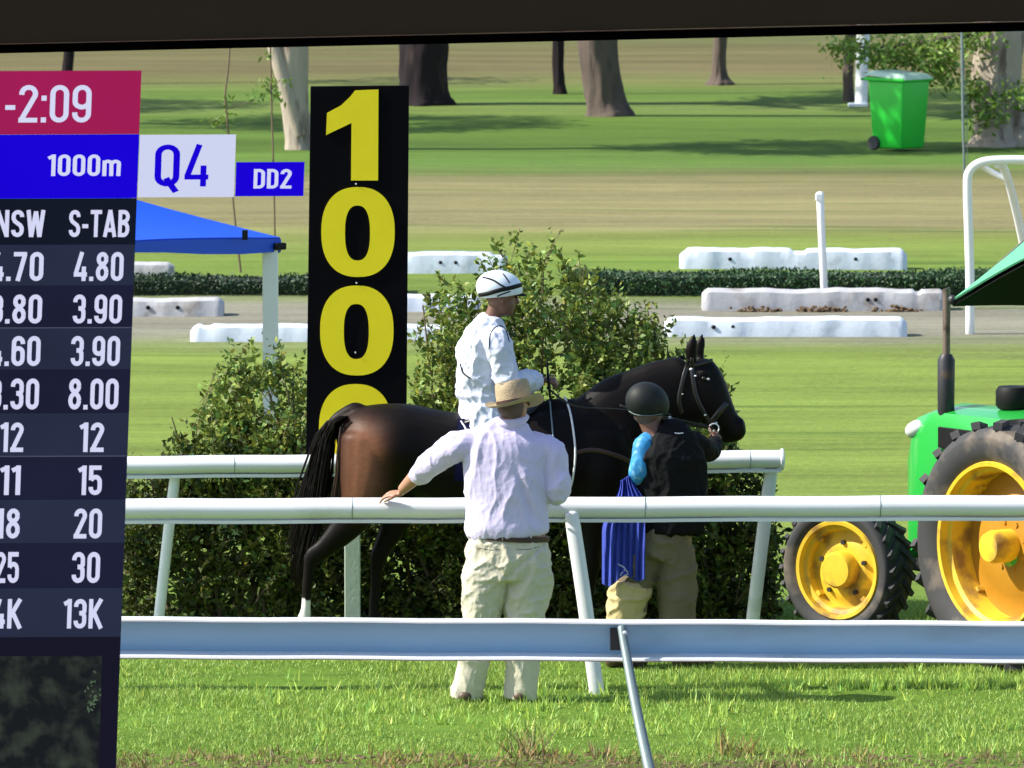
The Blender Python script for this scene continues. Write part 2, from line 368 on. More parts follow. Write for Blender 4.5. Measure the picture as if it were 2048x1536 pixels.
# ================================================================== GROUND
def ground_mat():
    m = bpy.data.materials.new('turf_ground'); m.use_nodes = True; n = m.node_tree; L = n.links.new; b = n.nodes['Principled BSDF']
    b.inputs['Roughness'].default_value = .95; b.inputs['Specular IOR Level'].default_value = .15
    tc = n.nodes.new('ShaderNodeTexCoord'); sp = n.nodes.new('ShaderNodeSeparateXYZ'); L(tc.outputs['Object'], sp.inputs[0])
    def noise_(scale, st, det=6, rough=.55):
        mp = n.nodes.new('ShaderNodeMapping'); mp.inputs['Scale'].default_value = st; L(tc.outputs['Object'], mp.inputs[0])
        z = n.nodes.new('ShaderNodeTexNoise'); z.inputs['Scale'].default_value = scale; z.inputs['Detail'].default_value = det; z.inputs['Roughness'].default_value = rough
        L(mp.outputs[0], z.inputs[0]); return z.outputs[0]
    def math_(op, a, b_):
        x = n.nodes.new('ShaderNodeMath'); x.operation = op
        for i, q in enumerate((a, b_)):
            if isinstance(q, (int, float)): x.inputs[i].default_value = q
            else: L(q, x.inputs[i])
        return x.outputs[0]
    w1 = noise_(.35, (.25, 1, 1)); w2 = noise_(3, (.5, 1, 1))
    wy = math_('ADD', sp.outputs[1], math_('ADD', math_('MULTIPLY', math_('SUBTRACT', w1, .5), 5.0), math_('MULTIPLY', math_('SUBTRACT', w2, .5), .8)))
    mr = n.nodes.new('ShaderNodeMapRange'); mr.inputs[1].default_value = 30; mr.inputs[2].default_value = 150; L(wy, mr.inputs[0])
    cr = n.nodes.new('ShaderNodeValToRGB'); L(mr.outputs[0], cr.inputs[0])
    soil = (.10, .075, .04); g1 = (.125, .225, .028); g2 = (.175, .24, .045); sand = (.225, .215, .165); g3 = (.15, .225, .038); tan = (.225, .205, .095)
    g4 = (.075, .135, .02); g5 = (.095, .165, .024); tan2 = (.135, .115, .05)
    stops = [(36.6, soil), (37.2, g1), (44, g1), (47, g2), (62.9, g2), (65.2, sand), (67.8, sand), (70.4, (.13, .19, .035)), (74, g3), (78, (.19, .23, .055)), (80, tan), (88, tan), (89.5, (.15, .15, .06)), (92, (.105, .19, .035)), (96, g4), (103, g5), (107, (.135, .19, .045)), (111, g5), (116, (.15, .16, .05)), (120, tan2), (129, (.13, .12, .045)), (140, (.08, .11, .035))]
    e = cr.color_ramp.elements
    while len(e) > 1: e.remove(e[0])
    for i, (y, c) in enumerate(stops):
        p = (y - 30) / 120
        q = e[0] if i == 0 else e.new(p)
        q.position = p; q.color = c + (1,)
    # drifting streaks of drier and lusher turf
    s1 = noise_(.8, (.12, 1, 1), 7, .6); s2 = noise_(26, (.5, 1, 1), 8, .7); s3 = noise_(5, (.25, 1.3, 1), 5)
    f = math_('ADD', math_('MULTIPLY', s1, 1.0), math_('ADD', math_('MULTIPLY', s2, 1.0), math_('MULTIPLY', s3, .5)))
    mf = n.nodes.new('ShaderNodeMapRange'); mf.inputs[1].default_value = .85; mf.inputs[2].default_value = 1.65; mf.inputs[3].default_value = .50; mf.inputs[4].default_value = 1.5; L(f, mf.inputs[0])
    mx = n.nodes.new('ShaderNodeMix'); mx.data_type = 'RGBA'; mx.blend_type = 'MULTIPLY'; mx.inputs[0].default_value = 1
    L(cr.outputs[0], mx.inputs[6]); L(mf.outputs[0], mx.inputs[7])
    dk = noise_(1.1, (.10, 1.6, 1), 4, .5)
    md = n.nodes.new('ShaderNodeMapRange'); md.inputs[1].default_value = .60; md.inputs[2].default_value = .70; L(dk, md.inputs[0])
    mx2 = n.nodes.new('ShaderNodeMix'); mx2.data_type = 'RGBA'; mx2.inputs[7].default_value = (.07, .13, .022, 1)
    L(math_('MULTIPLY', md.outputs[0], .65), mx2.inputs[0]); L(mx.outputs[2], mx2.inputs[6]); L(mx2.outputs[2], b.inputs['Base Color'])
    bp = n.nodes.new('ShaderNodeBump'); bp.inputs['Strength'].default_value = .6; bp.inputs['Distance'].default_value = .05
    L(s2, bp.inputs['Height']); L(bp.outputs[0], b.inputs['Normal'])
    return m
gx = [-1500, -400, -120, -60] + list(np.linspace(-30, 30, 61)) + [60, 120, 400, 1500]
gy = [-300, -60, 0, 20] + list(np.linspace(30, 140, 111)) + [200, 400, 900, 2500]
mb = MB(); vs = []
for y in gy:
    for x in gx:
        z = 0.035 * noise.noise(Vector((x * .25, y * .25, 3))) if 36 < y < 135 and abs(x) < 29 else 0
        z *= sm(44, 60, y)
        vs.append((x, y, z))
nx = len(gx)
mb.add(vs, [(j * nx + i, j * nx + i + 1, (j + 1) * nx + i + 1, (j + 1) * nx + i) for j in range(len(gy) - 1) for i in range(nx - 1)])
tag(mb.build('ground', ground_mat(), smooth=True), kind='structure')

# near turf: real blades
def blades(n, x0, x1, y0, y1, hmin, hmax, clump=1.2):
    x = rng.uniform(x0, x1, n * 2); y = rng.uniform(y0, y1, n * 2)
    k = np.array([noise.noise(Vector((a * clump, b * clump, 1))) for a, b in zip(x, y)])
    keep = rng.uniform(0, 1, n * 2) < .5 + k * .7; x = x[keep][:n]; y = y[keep][:n]; k = k[keep][:n]
    h = rng.uniform(hmin, hmax, len(x)) * (1 + .9 * np.clip(k, -.6, 1))
    return x, y, h
x, y, h = blades(150000, -3.3, 3.6, 36.7, 44.2, .012, .042)
k = np.array([noise.noise(Vector((a * .5, b * 1.6, 5))) for a, b in zip(x, y)])
tt = (37.35 + .35 * np.array([noise.noise(Vector((a * 1.3, 0, 8))) for a in x]) < y) | (rng.uniform(0, 1, len(x)) < .22)
x, y, h, k = x[tt], y[tt], h[tt], k[tt]
d = np.stack([rng.normal(0, .4, len(x)), rng.normal(0, .4, len(x)), np.ones(len(x))], 1)
o = leafmesh('turf_grass', np.stack([x, y, np.full(len(x), -.003)], 1), d, h, .008, M['grass'], None, tint=(.75, 1.25), tris=1, hue=.10)
tag(o, 'short bright green grass in front of and between the white rails', 'grass')
# long tufts
bs, ds, hs = [], [], []
for _ in range(300):
    cx = random.uniform(-3.2, 3.3); cy = random.uniform(37.3, 40.8)
    if random.random() < .5: cx = random.gauss(.25, .9); cy = random.gauss(39.0, .5)
    H = random.uniform(.05, .13)
    for _ in range(random.randint(5, 14)):
        bs.append((cx + random.gauss(0, .02), cy + random.gauss(0, .02), -.003)); ds.append((random.gauss(0, .35), random.gauss(0, .35), 1)); hs.append(H * random.uniform(.5, 1.1))
for _ in range(230):
    cx = random.uniform(1.3, 3.3); cy = random.uniform(39.9, 40.3); H = random.uniform(.05, .10)
    for _ in range(12): bs.append((cx + random.gauss(0, .02), cy + random.gauss(0, .02), -.003)); ds.append((random.gauss(0, .35), random.gauss(0, .35), 1)); hs.append(H * random.uniform(.5, 1.1))
tag(leafmesh('long_grass', bs, ds, np.array(hs), .010, M['grass'], None, tint=(.9, 1.7), tris=1, hue=.12), 'longer seeding grass tufts around the trouser legs of the man in the hat', 'grass')
bs, ds, hs = [], [], []
for cx, cy, H, N in [(.05, 37.2, .22, 26), (.12, 37.3, .25, 22), (1.15, 37.35, .2, 24), (1.28, 37.3, .17, 24), (-.5, 37.1, .12, 14), (.5, 37.15, .13, 18), (2.6, 37.2, .1, 14), (1.9, 37.1, .12, 12)] + [(random.uniform(-2.3, 2.9), random.uniform(36.8, 37.35), random.choice((.03, .04, .05, .09)), random.choice((4, 8, 16))) for _ in range(170)]:
    for _ in range(N):
        bs.append((cx + random.gauss(0, .035), cy + random.gauss(0, .03), -.003)); ds.append((random.gauss(0, .45), random.gauss(0, .4), 1)); hs.append(H * random.uniform(.5, 1.1))
tag(leafmesh('dry_grass', bs, ds, np.array(hs), .011, M['dry'], None, tint=(.7, 1.4), tris=1), 'dry straw coloured grass tufts along the bare soil edge at the bottom', 'grass')
mb = MB()
for _ in range(900):
    cx = random.uniform(-2.9, 3.1); cy = random.uniform(36.5, 37.3); r = random.uniform(.005, .018)
    mb.ell((cx, cy, r * .1), (r * 1.5, r, r * .5), 6, 4)
tag(mb.build('soil_clods', M['soil'], smooth=True), 'brown soil clods along the bare edge under the near rail', 'soil', kind='stuff')

# ================================================================== TELEVISION (screen surround and its lit graphics)
YT = 33.0
def T(x, y, dy=0): return P(x, y, YT + dy)
def quad(mb, pts, th=.02, dy=0): mb.prism([T(a, b, dy) for a, b in pts], (0, th, 0)); return mb
XL, XR = -520, 2760
def ytop(x): return 107 - 45 * x / 2048.        # lower edge of the top bezel
gz = [T(XL, 1700).z, 0]
ybot = 1720
wall = MB()
def rectw(pts): wall.prism([T(a, b, .02) for a, b in pts], (0, .12, 0))
rectw([(XL - 300, ytop(XL - 300) - 20), (XR + 300, ytop(XR + 300) - 20), (XR + 300, -330), (XL - 300, -330)])
rectw([(XL - 300, ytop(XL - 300) - 20), (XL - 19, ytop(XL) - 20), (XL - 45, ybot), (XL - 300, ybot)])
rectw([(XR + 19, ytop(XR) - 20), (XR + 300, ytop(XR + 300) - 20), (XR + 300, ybot), (XR + 19, ybot)])
wall.build('wall', M['wall'])
bpy.data.objects['wall']['kind'] = 'structure'
tv = thing('television', 'black edged television with race odds graphics down its left side and a brown wall above', 'television', (0, YT, 0))
fr = MB()
fr.prism([T(XL - 18, ytop(XL) - 19), T(XR + 18, ytop(XR) - 19), T(XR + 18, ytop(XR)), T(XL - 18, ytop(XL))], (0, .05, 0))
fr.prism([T(XL - 18, ytop(XL) + .4), T(XL, ytop(XL) + .4), T(XL - 22, ybot - 40), T(XL - 40, ybot - 40)], (0, .05, 0))
fr.prism([T(XR, ytop(XR) + .4), T(XR + 18, ytop(XR) + .4), T(XR + 18, ybot - 40), T(XR, ybot - 40)], (0, .05, 0))
fr.prism([T(XL - 40, ybot - 39), T(XR + 18, ybot - 39), T(XR + 18, ybot - 10), T(XL - 40, ybot - 10)], (0, .05, 0))
bez = fr.build('bezel', M['bezel'], tv)
MB().tube([T(XL, ytop(XL) - 18.5, -.003), T(XR, ytop(XR) - 18.5, -.003)], .0022, 6).build('edge_highlight', M['bezel_edge'], bez)  # thin bronze tube draws the highlight along the bezel's upper edge
C_txt = screen_mat('screen_lettering', (212, 216, 245), .01)
C_pink = screen_mat('screen_magenta', (158, 30, 84), .05)
C_blue = screen_mat('screen_blue', (26, 4, 214), .03)
C_white = screen_mat('screen_white', (206, 212, 240), .01)
C_head = screen_mat('screen_header', (20, 26, 40), .1)
C_row1 = screen_mat('screen_row_light', (40, 46, 68), .16)
C_row2 = screen_mat('screen_row_dark', (29, 32, 54), .16)
C_bord = screen_mat('screen_border', (25, 24, 40), .08)
C_line = screen_mat('screen_line', (78, 80, 100), .1)
C_inset = screen_mat('screen_inset', (30, 34, 38), .1, foliage=True)
def xr(y): return 283 - (y - 140) * 51 / 1396.
def lean(x, y, y0): return x - (y - y0) * .034
def panel(name, x0, x1, y0, y1, m, parent, dy=0, right=None, s0=-1.2):
    """slightly keystoned block of the graphic"""
    x1t = xr(y0) if right is None else right; x1b = xr(y1) if right is None else right - (y1 - y0) * .034
    mb = MB(); mb.prism([T(x0, y0 + .004 * (x1t - x0), dy), T(x1t, y0, dy), T(x1b, y1, dy), T(x0 - (y1 - y0) * .034 * (x0 > 0), y1 + .004 * (x1t - x0), dy)], (0, .006, 0))
    return mb.build(name, m, parent)

def arc(cx, cy, rx, ry, a0, a1, n=9): return [(cx + rx * math.cos(R(a0 + (a1 - a0) * i / n)), cy + ry * math.sin(R(a0 + (a1 - a0) * i / n))) for i in range(n + 1)]
def glyph(ch, t):
    """strokes of a condensed grotesque letter, height 1; returns (width, strokes)"""
    w = .455; l, r, b, u = t / 2, w - t / 2, t / 2, 1 - t / 2; c = w / 2; q = (r - l) / 2; e = q * 1.05
    top = arc(c, u - e, q, e, 180, 0); bot = arc(c, b + e, q, e, 0, -180)
    loop = [(l, b + e)] + top + bot + [(l, b + e + .02)]
    if ch in '0Q': return w, [[(l, b + e)] + top + bot + [(l, u - e)]]
    if ch in '1': return .27, [[(.27 - t / 2, 0), (.27 - t / 2, 1)], [(.27 - t / 2, u + .0), (.0, u - .10)]]
    if ch == '2': return w, [[(l, u - e * 1.15)] + arc(c, u - e, q, e, 170, -20) + [(l + .015, b + .03), (l, b)], [(0, b), (w, b)]]
    if ch == '3': return w, [[(l, u - e * 1.2)] + arc(c, u - e, q, e, 170, 0) + [(r, .64)] + arc(c + .01, .60, q - .01, .08, -10, -80, 4) + [(c - .03, .52)], [(c, .52)] + arc(c, .40, q, .12, 80, 0, 4) + arc(c, b + e, q, e, 0, -170) + [(l, b + e * 1.2)]]
    if ch == '4': return w * 1.05, [[(w * .62, 1), (l * .9, .24)], [(0, .225), (w * 1.05, .225)], [(r - .02, .50), (r - .02, 0)]]
    if ch == '5': return w, [[(w - .03, u), (l, u), (l, .50)], [(l, .50)] + arc(c, .44, q, .17, 150, 0, 6) + arc(c, b + e, q, e, 0, -170) + [(l, b + e * 1.25)]]
    if ch == '6': return w, [[(r, u - e * 1.2)] + arc(c, u - e, q, e, 10, 180) + [(l, b + e)] + arc(c, b + e, q, e, 180, 360) + arc(c, .44, q, .15, 0, 180, 8)]
    if ch == '9': return w, [[(w - a, 1 - d) for a, d in glyph('6', t)[1][0]]]
    if ch == '7': return w, [[(0, u), (w - .02, u)], [(w - t * .55, u), (.15, 0)]]
    if ch == '8': return w, [[(c + (q - .015) * math.cos(R(k)), .755 + (u - .755) * math.sin(R(k))) for k in range(0, 380, 20)], [(c + q * math.cos(R(k)), .29 + (.29 - b) * math.sin(R(k)) * (1)) for k in range(0, 380, 20)]]
    if ch == 'K': return w * 1.05, [[(l, 0), (l, 1)], [(w * .97, 1), (l, .36)], [(l + .10, .56), (w, 0)]]
    if ch == 'N': return w * 1.08, [[(l, 0), (l, 1)], [(l, .97), (w * 1.08 - l, .03)], [(w * 1.08 - l, 0), (w * 1.08 - l, 1)]]
    if ch == 'W': return w * 1.5, [[(l * .9, 1), (w * .42, 0)], [(w * .42, 0), (w * .75, .95)], [(w * .75, .95), (w * 1.08, 0)], [(w * 1.08, 0), (w * 1.5 - l, 1)]]
    if ch == 'S': return w, [[(r, u - e * 1.15)] + arc(c, u - e, q, e, 10, 180) + [(l, .68), (l + .05, .58), (r - .05, .43), (r, .33)] + arc(c, b + e, q, e, 0, -170) + [(l, b + e * 1.15)]]
    if ch == 'T': return w, [[(0, u), (w, u)], [(c, u), (c, 0)]]
    if ch == 'A': return w * 1.1, [[(l * .7, 0), (w * .55, 1)], [(w * .55, 1), (w * 1.1 - l * .7, 0)], [(w * .22, .26), (w * .88, .26)]]
    if ch == 'B': return w, [[(l, 0), (l, 1)], [(l, u), (c, u)] + arc(c, .745, q, u - .745, 90, -90, 8) + [(l, .52)], [(l, .52), (c, .52)] + arc(c, .295, q, .225, 90, -90, 8) + [(l, b)]]
    if ch == 'D': return w, [[(l, 0), (l, 1)], [(l, u), (c, u)] + arc(c - .02, u - e, q + .02, e, 80, 0, 6) + arc(c - .02, b + e, q + .02, e, 0, -80, 6) + [(c - .02, b), (l, b)]]
    if ch == 'm': return w * 1.45, [[(l, 0), (l, .72)], [(l, .55)] + arc(w * .43, .58, w * .28, .10, 150, 0, 6) + [(w * .72, 0)], [(w * .72, .55)] + arc(w * 1.04, .58, w * .27, .10, 150, 0, 6) + [(w * 1.45 - t / 2, 0)]]
    if ch == '-': return .24, [[(0, .40), (.24, .40)]]
    if ch == '.': return t, [[(t / 2, 0), (t / 2, t)]]
    if ch == ':': return t, [[(t / 2, 0), (t / 2, t * 1.1)], [(t / 2, .58), (t / 2, .58 + t * 1.1)]]
def text(body, x0, x1, y0, y1, m, parent, dy=-.006, weight=.15, tail=False):
    gap = .085; x = 0; strokes = []
    for ch in body:
        w, st_ = glyph(ch, weight); strokes += [[(a + x, b) for a, b in q] for q in st_]; x += w + gap
    if tail: strokes.append([(.21, .20), (.40, -.13)])
    W_ = x - gap; mb = MB(); z = 0
    for q in strokes:
        q2 = [q[0]]
        for p_ in q[1:]:
            if (p_[0] - q2[-1][0]) ** 2 + (p_[1] - q2[-1][1]) ** 2 > 1e-6: q2.append(p_)
        q = q2; n = len(q); L_, R_ = [], []
        for i in range(n):
            a = Vector(q[max(0, i - 1)] + (0,)); c_ = Vector(q[i] + (0,)); e_ = Vector(q[min(n - 1, i + 1)] + (0,))
            d1 = (c_ - a).normalized() if i > 0 else (e_ - c_).normalized(); d2 = (e_ - c_).normalized() if i < n - 1 else d1
            n1 = Vector((-d1.y, d1.x, 0)); n2 = Vector((-d2.y, d2.x, 0)); mt = (n1 + n2)
            mt = mt.normalized() if mt.length > .1 else n1; k = weight / 2 / max(.6, mt.dot(n1))
            L_.append(c_ + mt * k); R_.append(c_ - mt * k)
        vs = []
        for v in L_ + R_:
            yy = y1 + (y0 - y1) * v.y; xx = x0 + (x1 - x0) * v.x / W_
            vs.append(T(lean(xx, yy, y0), yy, dy - z))
        z += .0004
        mb.add(vs, [(i, i + 1, n + i + 1, n + i) for i in range(n - 1)])
    return link('lettering', mb.mesh('lettering', fix=False), m, parent)
p = panel('timer_banner', -300, 283, 141, 268, C_pink, tv); text('-2:09', 12, 184, 170, 245, C_txt, p, weight=.125)
p = panel('distance_banner', -300, 280, 268.5, 396, C_blue, tv); text('1000m', 97, 242, 309, 352, C_txt, p)
p = panel('race_banner', 279.5, 472, 269, 394, C_white, tv, right=472); text('Q', 311, 361, 289, 373, C_blue, p, weight=.12, tail=True); text('4', 371, 419, 289, 373, C_blue, p, weight=.12)
p = panel('double_banner', 472.5, 609, 324, 392, C_blue, tv, right=609); text('DD2', 508, 584, 338, 377, C_txt, p)
tab = panel('odds_table', -300, 0, 396.5, 1700, C_bord, tv, dy=.004)
edges = [396.8, 489, 571, 655, 739, 826, 912, 999, 1086, 1176, 1274]
rows = [('NSW', 'S-TAB'), ('4.70', '4.80'), ('3.80', '3.90'), ('4.60', '3.90'), ('3.30', '8.00'), ('12', '12'), ('11', '15'), ('18', '20'), ('25', '30'), ('4K', '13K')]
lx = [(-8, 91), (-20, 88), (-20, 85), (-22, 82), (-22, 79), (2, 48), (2, 42), (-8, 41), (-10, 39), (-16, 43)]
rx_ = [(139, 260), (149, 248), (147, 245), (143, 241), (138, 238), (161, 209), (158, 205), (149, 205), (145, 201), (129, 205)]
ty = [(420, 474), (504, 562), (589, 647), (672, 732), (757, 819), (845, 904), (931, 990), (1017, 1077), (1104, 1166), (1198, 1257)]
for i, (a, b_) in enumerate(rows):
    r_ = panel('header_row' if i == 0 else 'odds_row', -300, 0, edges[i], edges[i + 1] - .6, C_head if i == 0 else (C_row1 if i % 2 else C_row2), tab)
    if i: r_.name = 'odds_row'
    text(a, *lx[i], *ty[i], C_txt, tab); text(b_, *rx_[i], *ty[i], C_txt, tab)
for yy in (655, 912):
    panel('divider_line', -300, 0, yy - 1, yy + 1, C_line, tab, dy=-.003)
mbq = MB(); quad(mbq, [(-300, 1314), (204, 1312), (196, 1600), (-300, 1600)], .004, -.003); mbq.build('inset_picture', C_inset, tab)
C_sp = screen_mat('screen_inset_sprig', (88, 110, 84), .2)
bs = [T(185 + random.gauss(0, 9), 1395 + random.gauss(0, 18), -.006) for _ in range(26)]
mbq = MB()
for q in bs:
    a = random.uniform(0, 3.1); L_ = random.uniform(.006, .014); u = Vector((math.cos(a), 0, math.sin(a))) * L_; w_ = Vector((-math.sin(a), 0, math.cos(a))) * L_ * .4
    mbq.prism([q - u, q - w_, q + u, q + w_], (0, .002, 0))
mbq.build('sprig_image', C_sp, tab)['kind'] = 'stuff'

# ================================================================== RAILS
def railbeam(name, pL, pR, prof, m, parent, n=1, smooth=True):
    """profile (depth, height) swept from pL to pR"""
    mb = MB(); vs = []; K = len(prof)
    st = 24
    for i in range(st + 1):
        p = pL.lerp(pR, i / st)
        for a, b in prof: vs.append(p + Vector((0, a, b + .002 * math.sin(i * 1.7))))
    fs = [(i * K + k, i * K + (k + 1) % K, (i + 1) * K + (k + 1) % K, (i + 1) * K + k) for i in range(st) for k in range(K)]
    fs += [tuple(range(K)), tuple(st * K + k for k in range(K - 1, -1, -1))]
    mb.add(vs, fs); return mb.build(name, m, parent, smooth=smooth)
# near rail, face coloured blue-grey for its skylit shade
YR1 = 36.0; s1 = PPM(YR1)
r1 = thing('near_rail', 'wide white-lipped rail, face tinted pale blue for skylit shade, crossing the whole view at the front', 'rail', (0, YR1, 0))
a = P(-200, 1273, YR1); b = P(2300, 1286, YR1); a.y = b.y = YR1
h_ = 37 / s1
railbeam('rail_face', a, b, [(.0, h_ - .014), (.05, h_ - .014), (.05, -h_ + .014), (.088, -h_ + .014), (.075, -h_ + .05), (.03, h_ - .03)][:2] + [(.09, h_ - .014), (.135, -h_ + .014), (.105, -h_ + .014)], M['rail_shade_blue'], r1, smooth=False)
railbeam('top_lip', a, b, [(-.012, h_), (.12, h_), (.12, h_ - .013), (-.004, h_ - .013), (-.014, h_ - .009)], M['rail'], r1, smooth=False)
railbeam('bottom_lip', a, b, [(-.03, -h_ + .004), (.10, -h_ + .016), (.15, -h_ + .0125), (.15, -h_ - .012), (-.02, -h_ - .014), (-.034, -h_ - .006)], M['rail'], r1, smooth=False)
top = P(1243, 1262, YR1 - .02); base = G(1318, 1625); 
mb = MB(); mb.loft([top + Vector((0, 0, .02)), top.lerp(base, .12), top.lerp(base, .5) + Vector((-.006, .01, 0)), base], [.022, .024, .027, .03], [.02] * 4, 12, sub=4, cap=.5)
po = mb.build('post', M['galv'], r1, smooth=True)
MB().box(P(1236, 1278, YR1 - .004), (.085, .012, .12)).build('bracket', M['dark_metal'], po, bevel=.004)
mb = MB(); mb.xf = Matrix.Translation(P(1250, 1266, YR1 - .045)) @ Matrix.Rotation(R(90), 4, 'X'); mb.lathe([(0, 0), (.014, 0), (.014, .012), (.009, .02), (0, .022)], 10); mb.build('bolt', M['steel'], po, smooth=True)
MB().loft([P(1262, 1322, YR1), P(1285, 1333, YR1 + .02)], [.008, .005], n=8).build('hook', M['dark_metal'], po)

def tubeprof(w, h, lip=0):
    pr = []
    for k in range(20):
        q = 2 * math.pi * k / 20; pr.append((w * math.cos(q), h * math.sin(q)))
    return pr
def running_rail(name, label, Y, xl, xr_, yl, yr, hpx, posts, capR=False):
    s = PPM(Y); t = thing(name, label, 'rail', (0, Y, 0))
    a = P(xl, yl, Y); b = P(xr_, yr, Y); hh = hpx / 2 / s
    railbeam('rail_tube', a + Vector((0, 0, .012)), b + Vector((0, 0, .012)), tubeprof(.07, hh - .012), M['rail'], t)
    railbeam('lower_flange', a, b, [(-.035, -hh), (.035, -hh), (.035, -hh + .02), (-.035, -hh + .02)], M['rail'], t, smooth=False)
    for cx_ in ((705, 1290, 1760) if not capR else (470, 1500)):
        c_ = a.lerp(b, (P(cx_, yl, Y).x - a.x) / (b.x - a.x)) + Vector((0, 0, .012))
        MB().loft([c_ - Vector((.002, 0, 0)), c_ + Vector((.002, 0, 0))], [hh - .010] * 2, [.072] * 2, 20, cap=0).build('joint', M['galv'], t, smooth=True)
    if capR:
        MB().loft([b + Vector((.0, 0, .01)), b + Vector((.012, 0, .01))], [hh] * 2, [.075] * 2, 20, cap=.2).build('end_cap', M['rail'], t, smooth=True)
    for (tx, tyy, bx, by, w, dy) in posts:
        tp = P(tx, tyy, Y + dy); g = G(bx, by); g.y = Y + dy * 3
        MB().loft([tp, tp.lerp(g, .08), tp.lerp(g, .5), g - Vector((0, 0, .05))], [w / s / 2 * .9, w / s / 2, w / s / 2, w / s / 2], [.028] * 4, 12, sub=3, cap=.6).build('post', M['rail'], t, smooth=True)
    return t
Y2 = G(1024, 1380).y
running_rail('leaning_rail', 'white rounded rail the man in the hat leans on, with a post slanting beside him', Y2, -150, 2300, 1024, 1014, 50,
             [(1143, 1028, 1196, 1384, 30, -.06), (-60, 1035, -10, 1384, 30, -.06), (2290, 1028, 2340, 1384, 30, -.06)])
Y3 = G(1024, 1262).y
running_rail('far_rail', 'white rounded rail behind the horse ending to the right of the handler', Y3, -150, 1562, 938, 922, 44,
             [(350, 955, 313, 1262, 22, .02), (1543, 938, 1502, 1262, 27, .02)], True)

# ================================================================== DISTANCE BOARD
YB = Y3 + .13
nb = thing('distance_board', 'tall black board with yellow figures 1000 standing behind the horse', 'distance sign', G(715, 1250) * 1.0)
nb.location.y = YB
mb = MB(); mb.prism([P(621, 173, YB), P(818, 171, YB), P(812, 965, YB), P(611, 965, YB)], (0, .05, 0)); bd = mb.build('board_panel', M['board'], nb, bevel=.004)
def blob(cx, cy, w, h, k=2.6, n=48):
    return [(cx + w * math.copysign(abs(math.cos(q)) ** (2 / k), math.cos(q)), cy + h * math.copysign(abs(math.sin(q)) ** (2 / k), math.sin(q))) for q in [2 * math.pi * i / n for i in range(n)]]
def zero(cx, cy):
    mb = MB(); n = 48; o_ = blob(cx, cy, 73.5, 90, 2.35, n); i_ = blob(cx - 1, cy + 2, 25, 55, 2.5, n)
    vs = [P(a, b, YB - .006) for a, b in o_] + [P(a, b, YB - .006) for a, b in i_] + [P(a, b, YB + .001) for a, b in o_] + [P(a, b, YB + .001) for a, b in i_]
    fs = []
    for k in range(n):
        j = (k + 1) % n; fs += [(k, j, n + j, n + k), (k, 2 * n + k, 2 * n + j, j), (n + k, n + j, 3 * n + j, 3 * n + k)]
    return mb.add(vs, fs)
one = [(704, 181), (756, 179), (753, 361), (700, 361), (701, 243), (652, 270), (654, 224)]
one = [(710, 181), (757, 179), (756, 361), (702, 361), (703, 246), (652, 270), (654, 226), (682, 211), (700, 194)]
MB().prism([P(a, b, YB - .006) for a, b in one], (0, .007, 0)).build('figure_one', M['yellow'], bd)
for cy in (464, 661, 858):
    zero(716 - (cy - 464) * .012, cy).build('figure_zero', M['yellow'], bd)
for bx, by in ((712, 368), (713, 566), (711, 705)):
    MB().ell(P(bx, by, YB - .008), (.006, .004, .006), 8, 6).build('screw', M['steel'], bd)
g = G(705, 1250)
MB().box((P(705, 1100, YB + .085).x, YB + .085, 1.0), (.10, .05, 2.1)).build('support_post', M['post_green'], nb, bevel=.006)

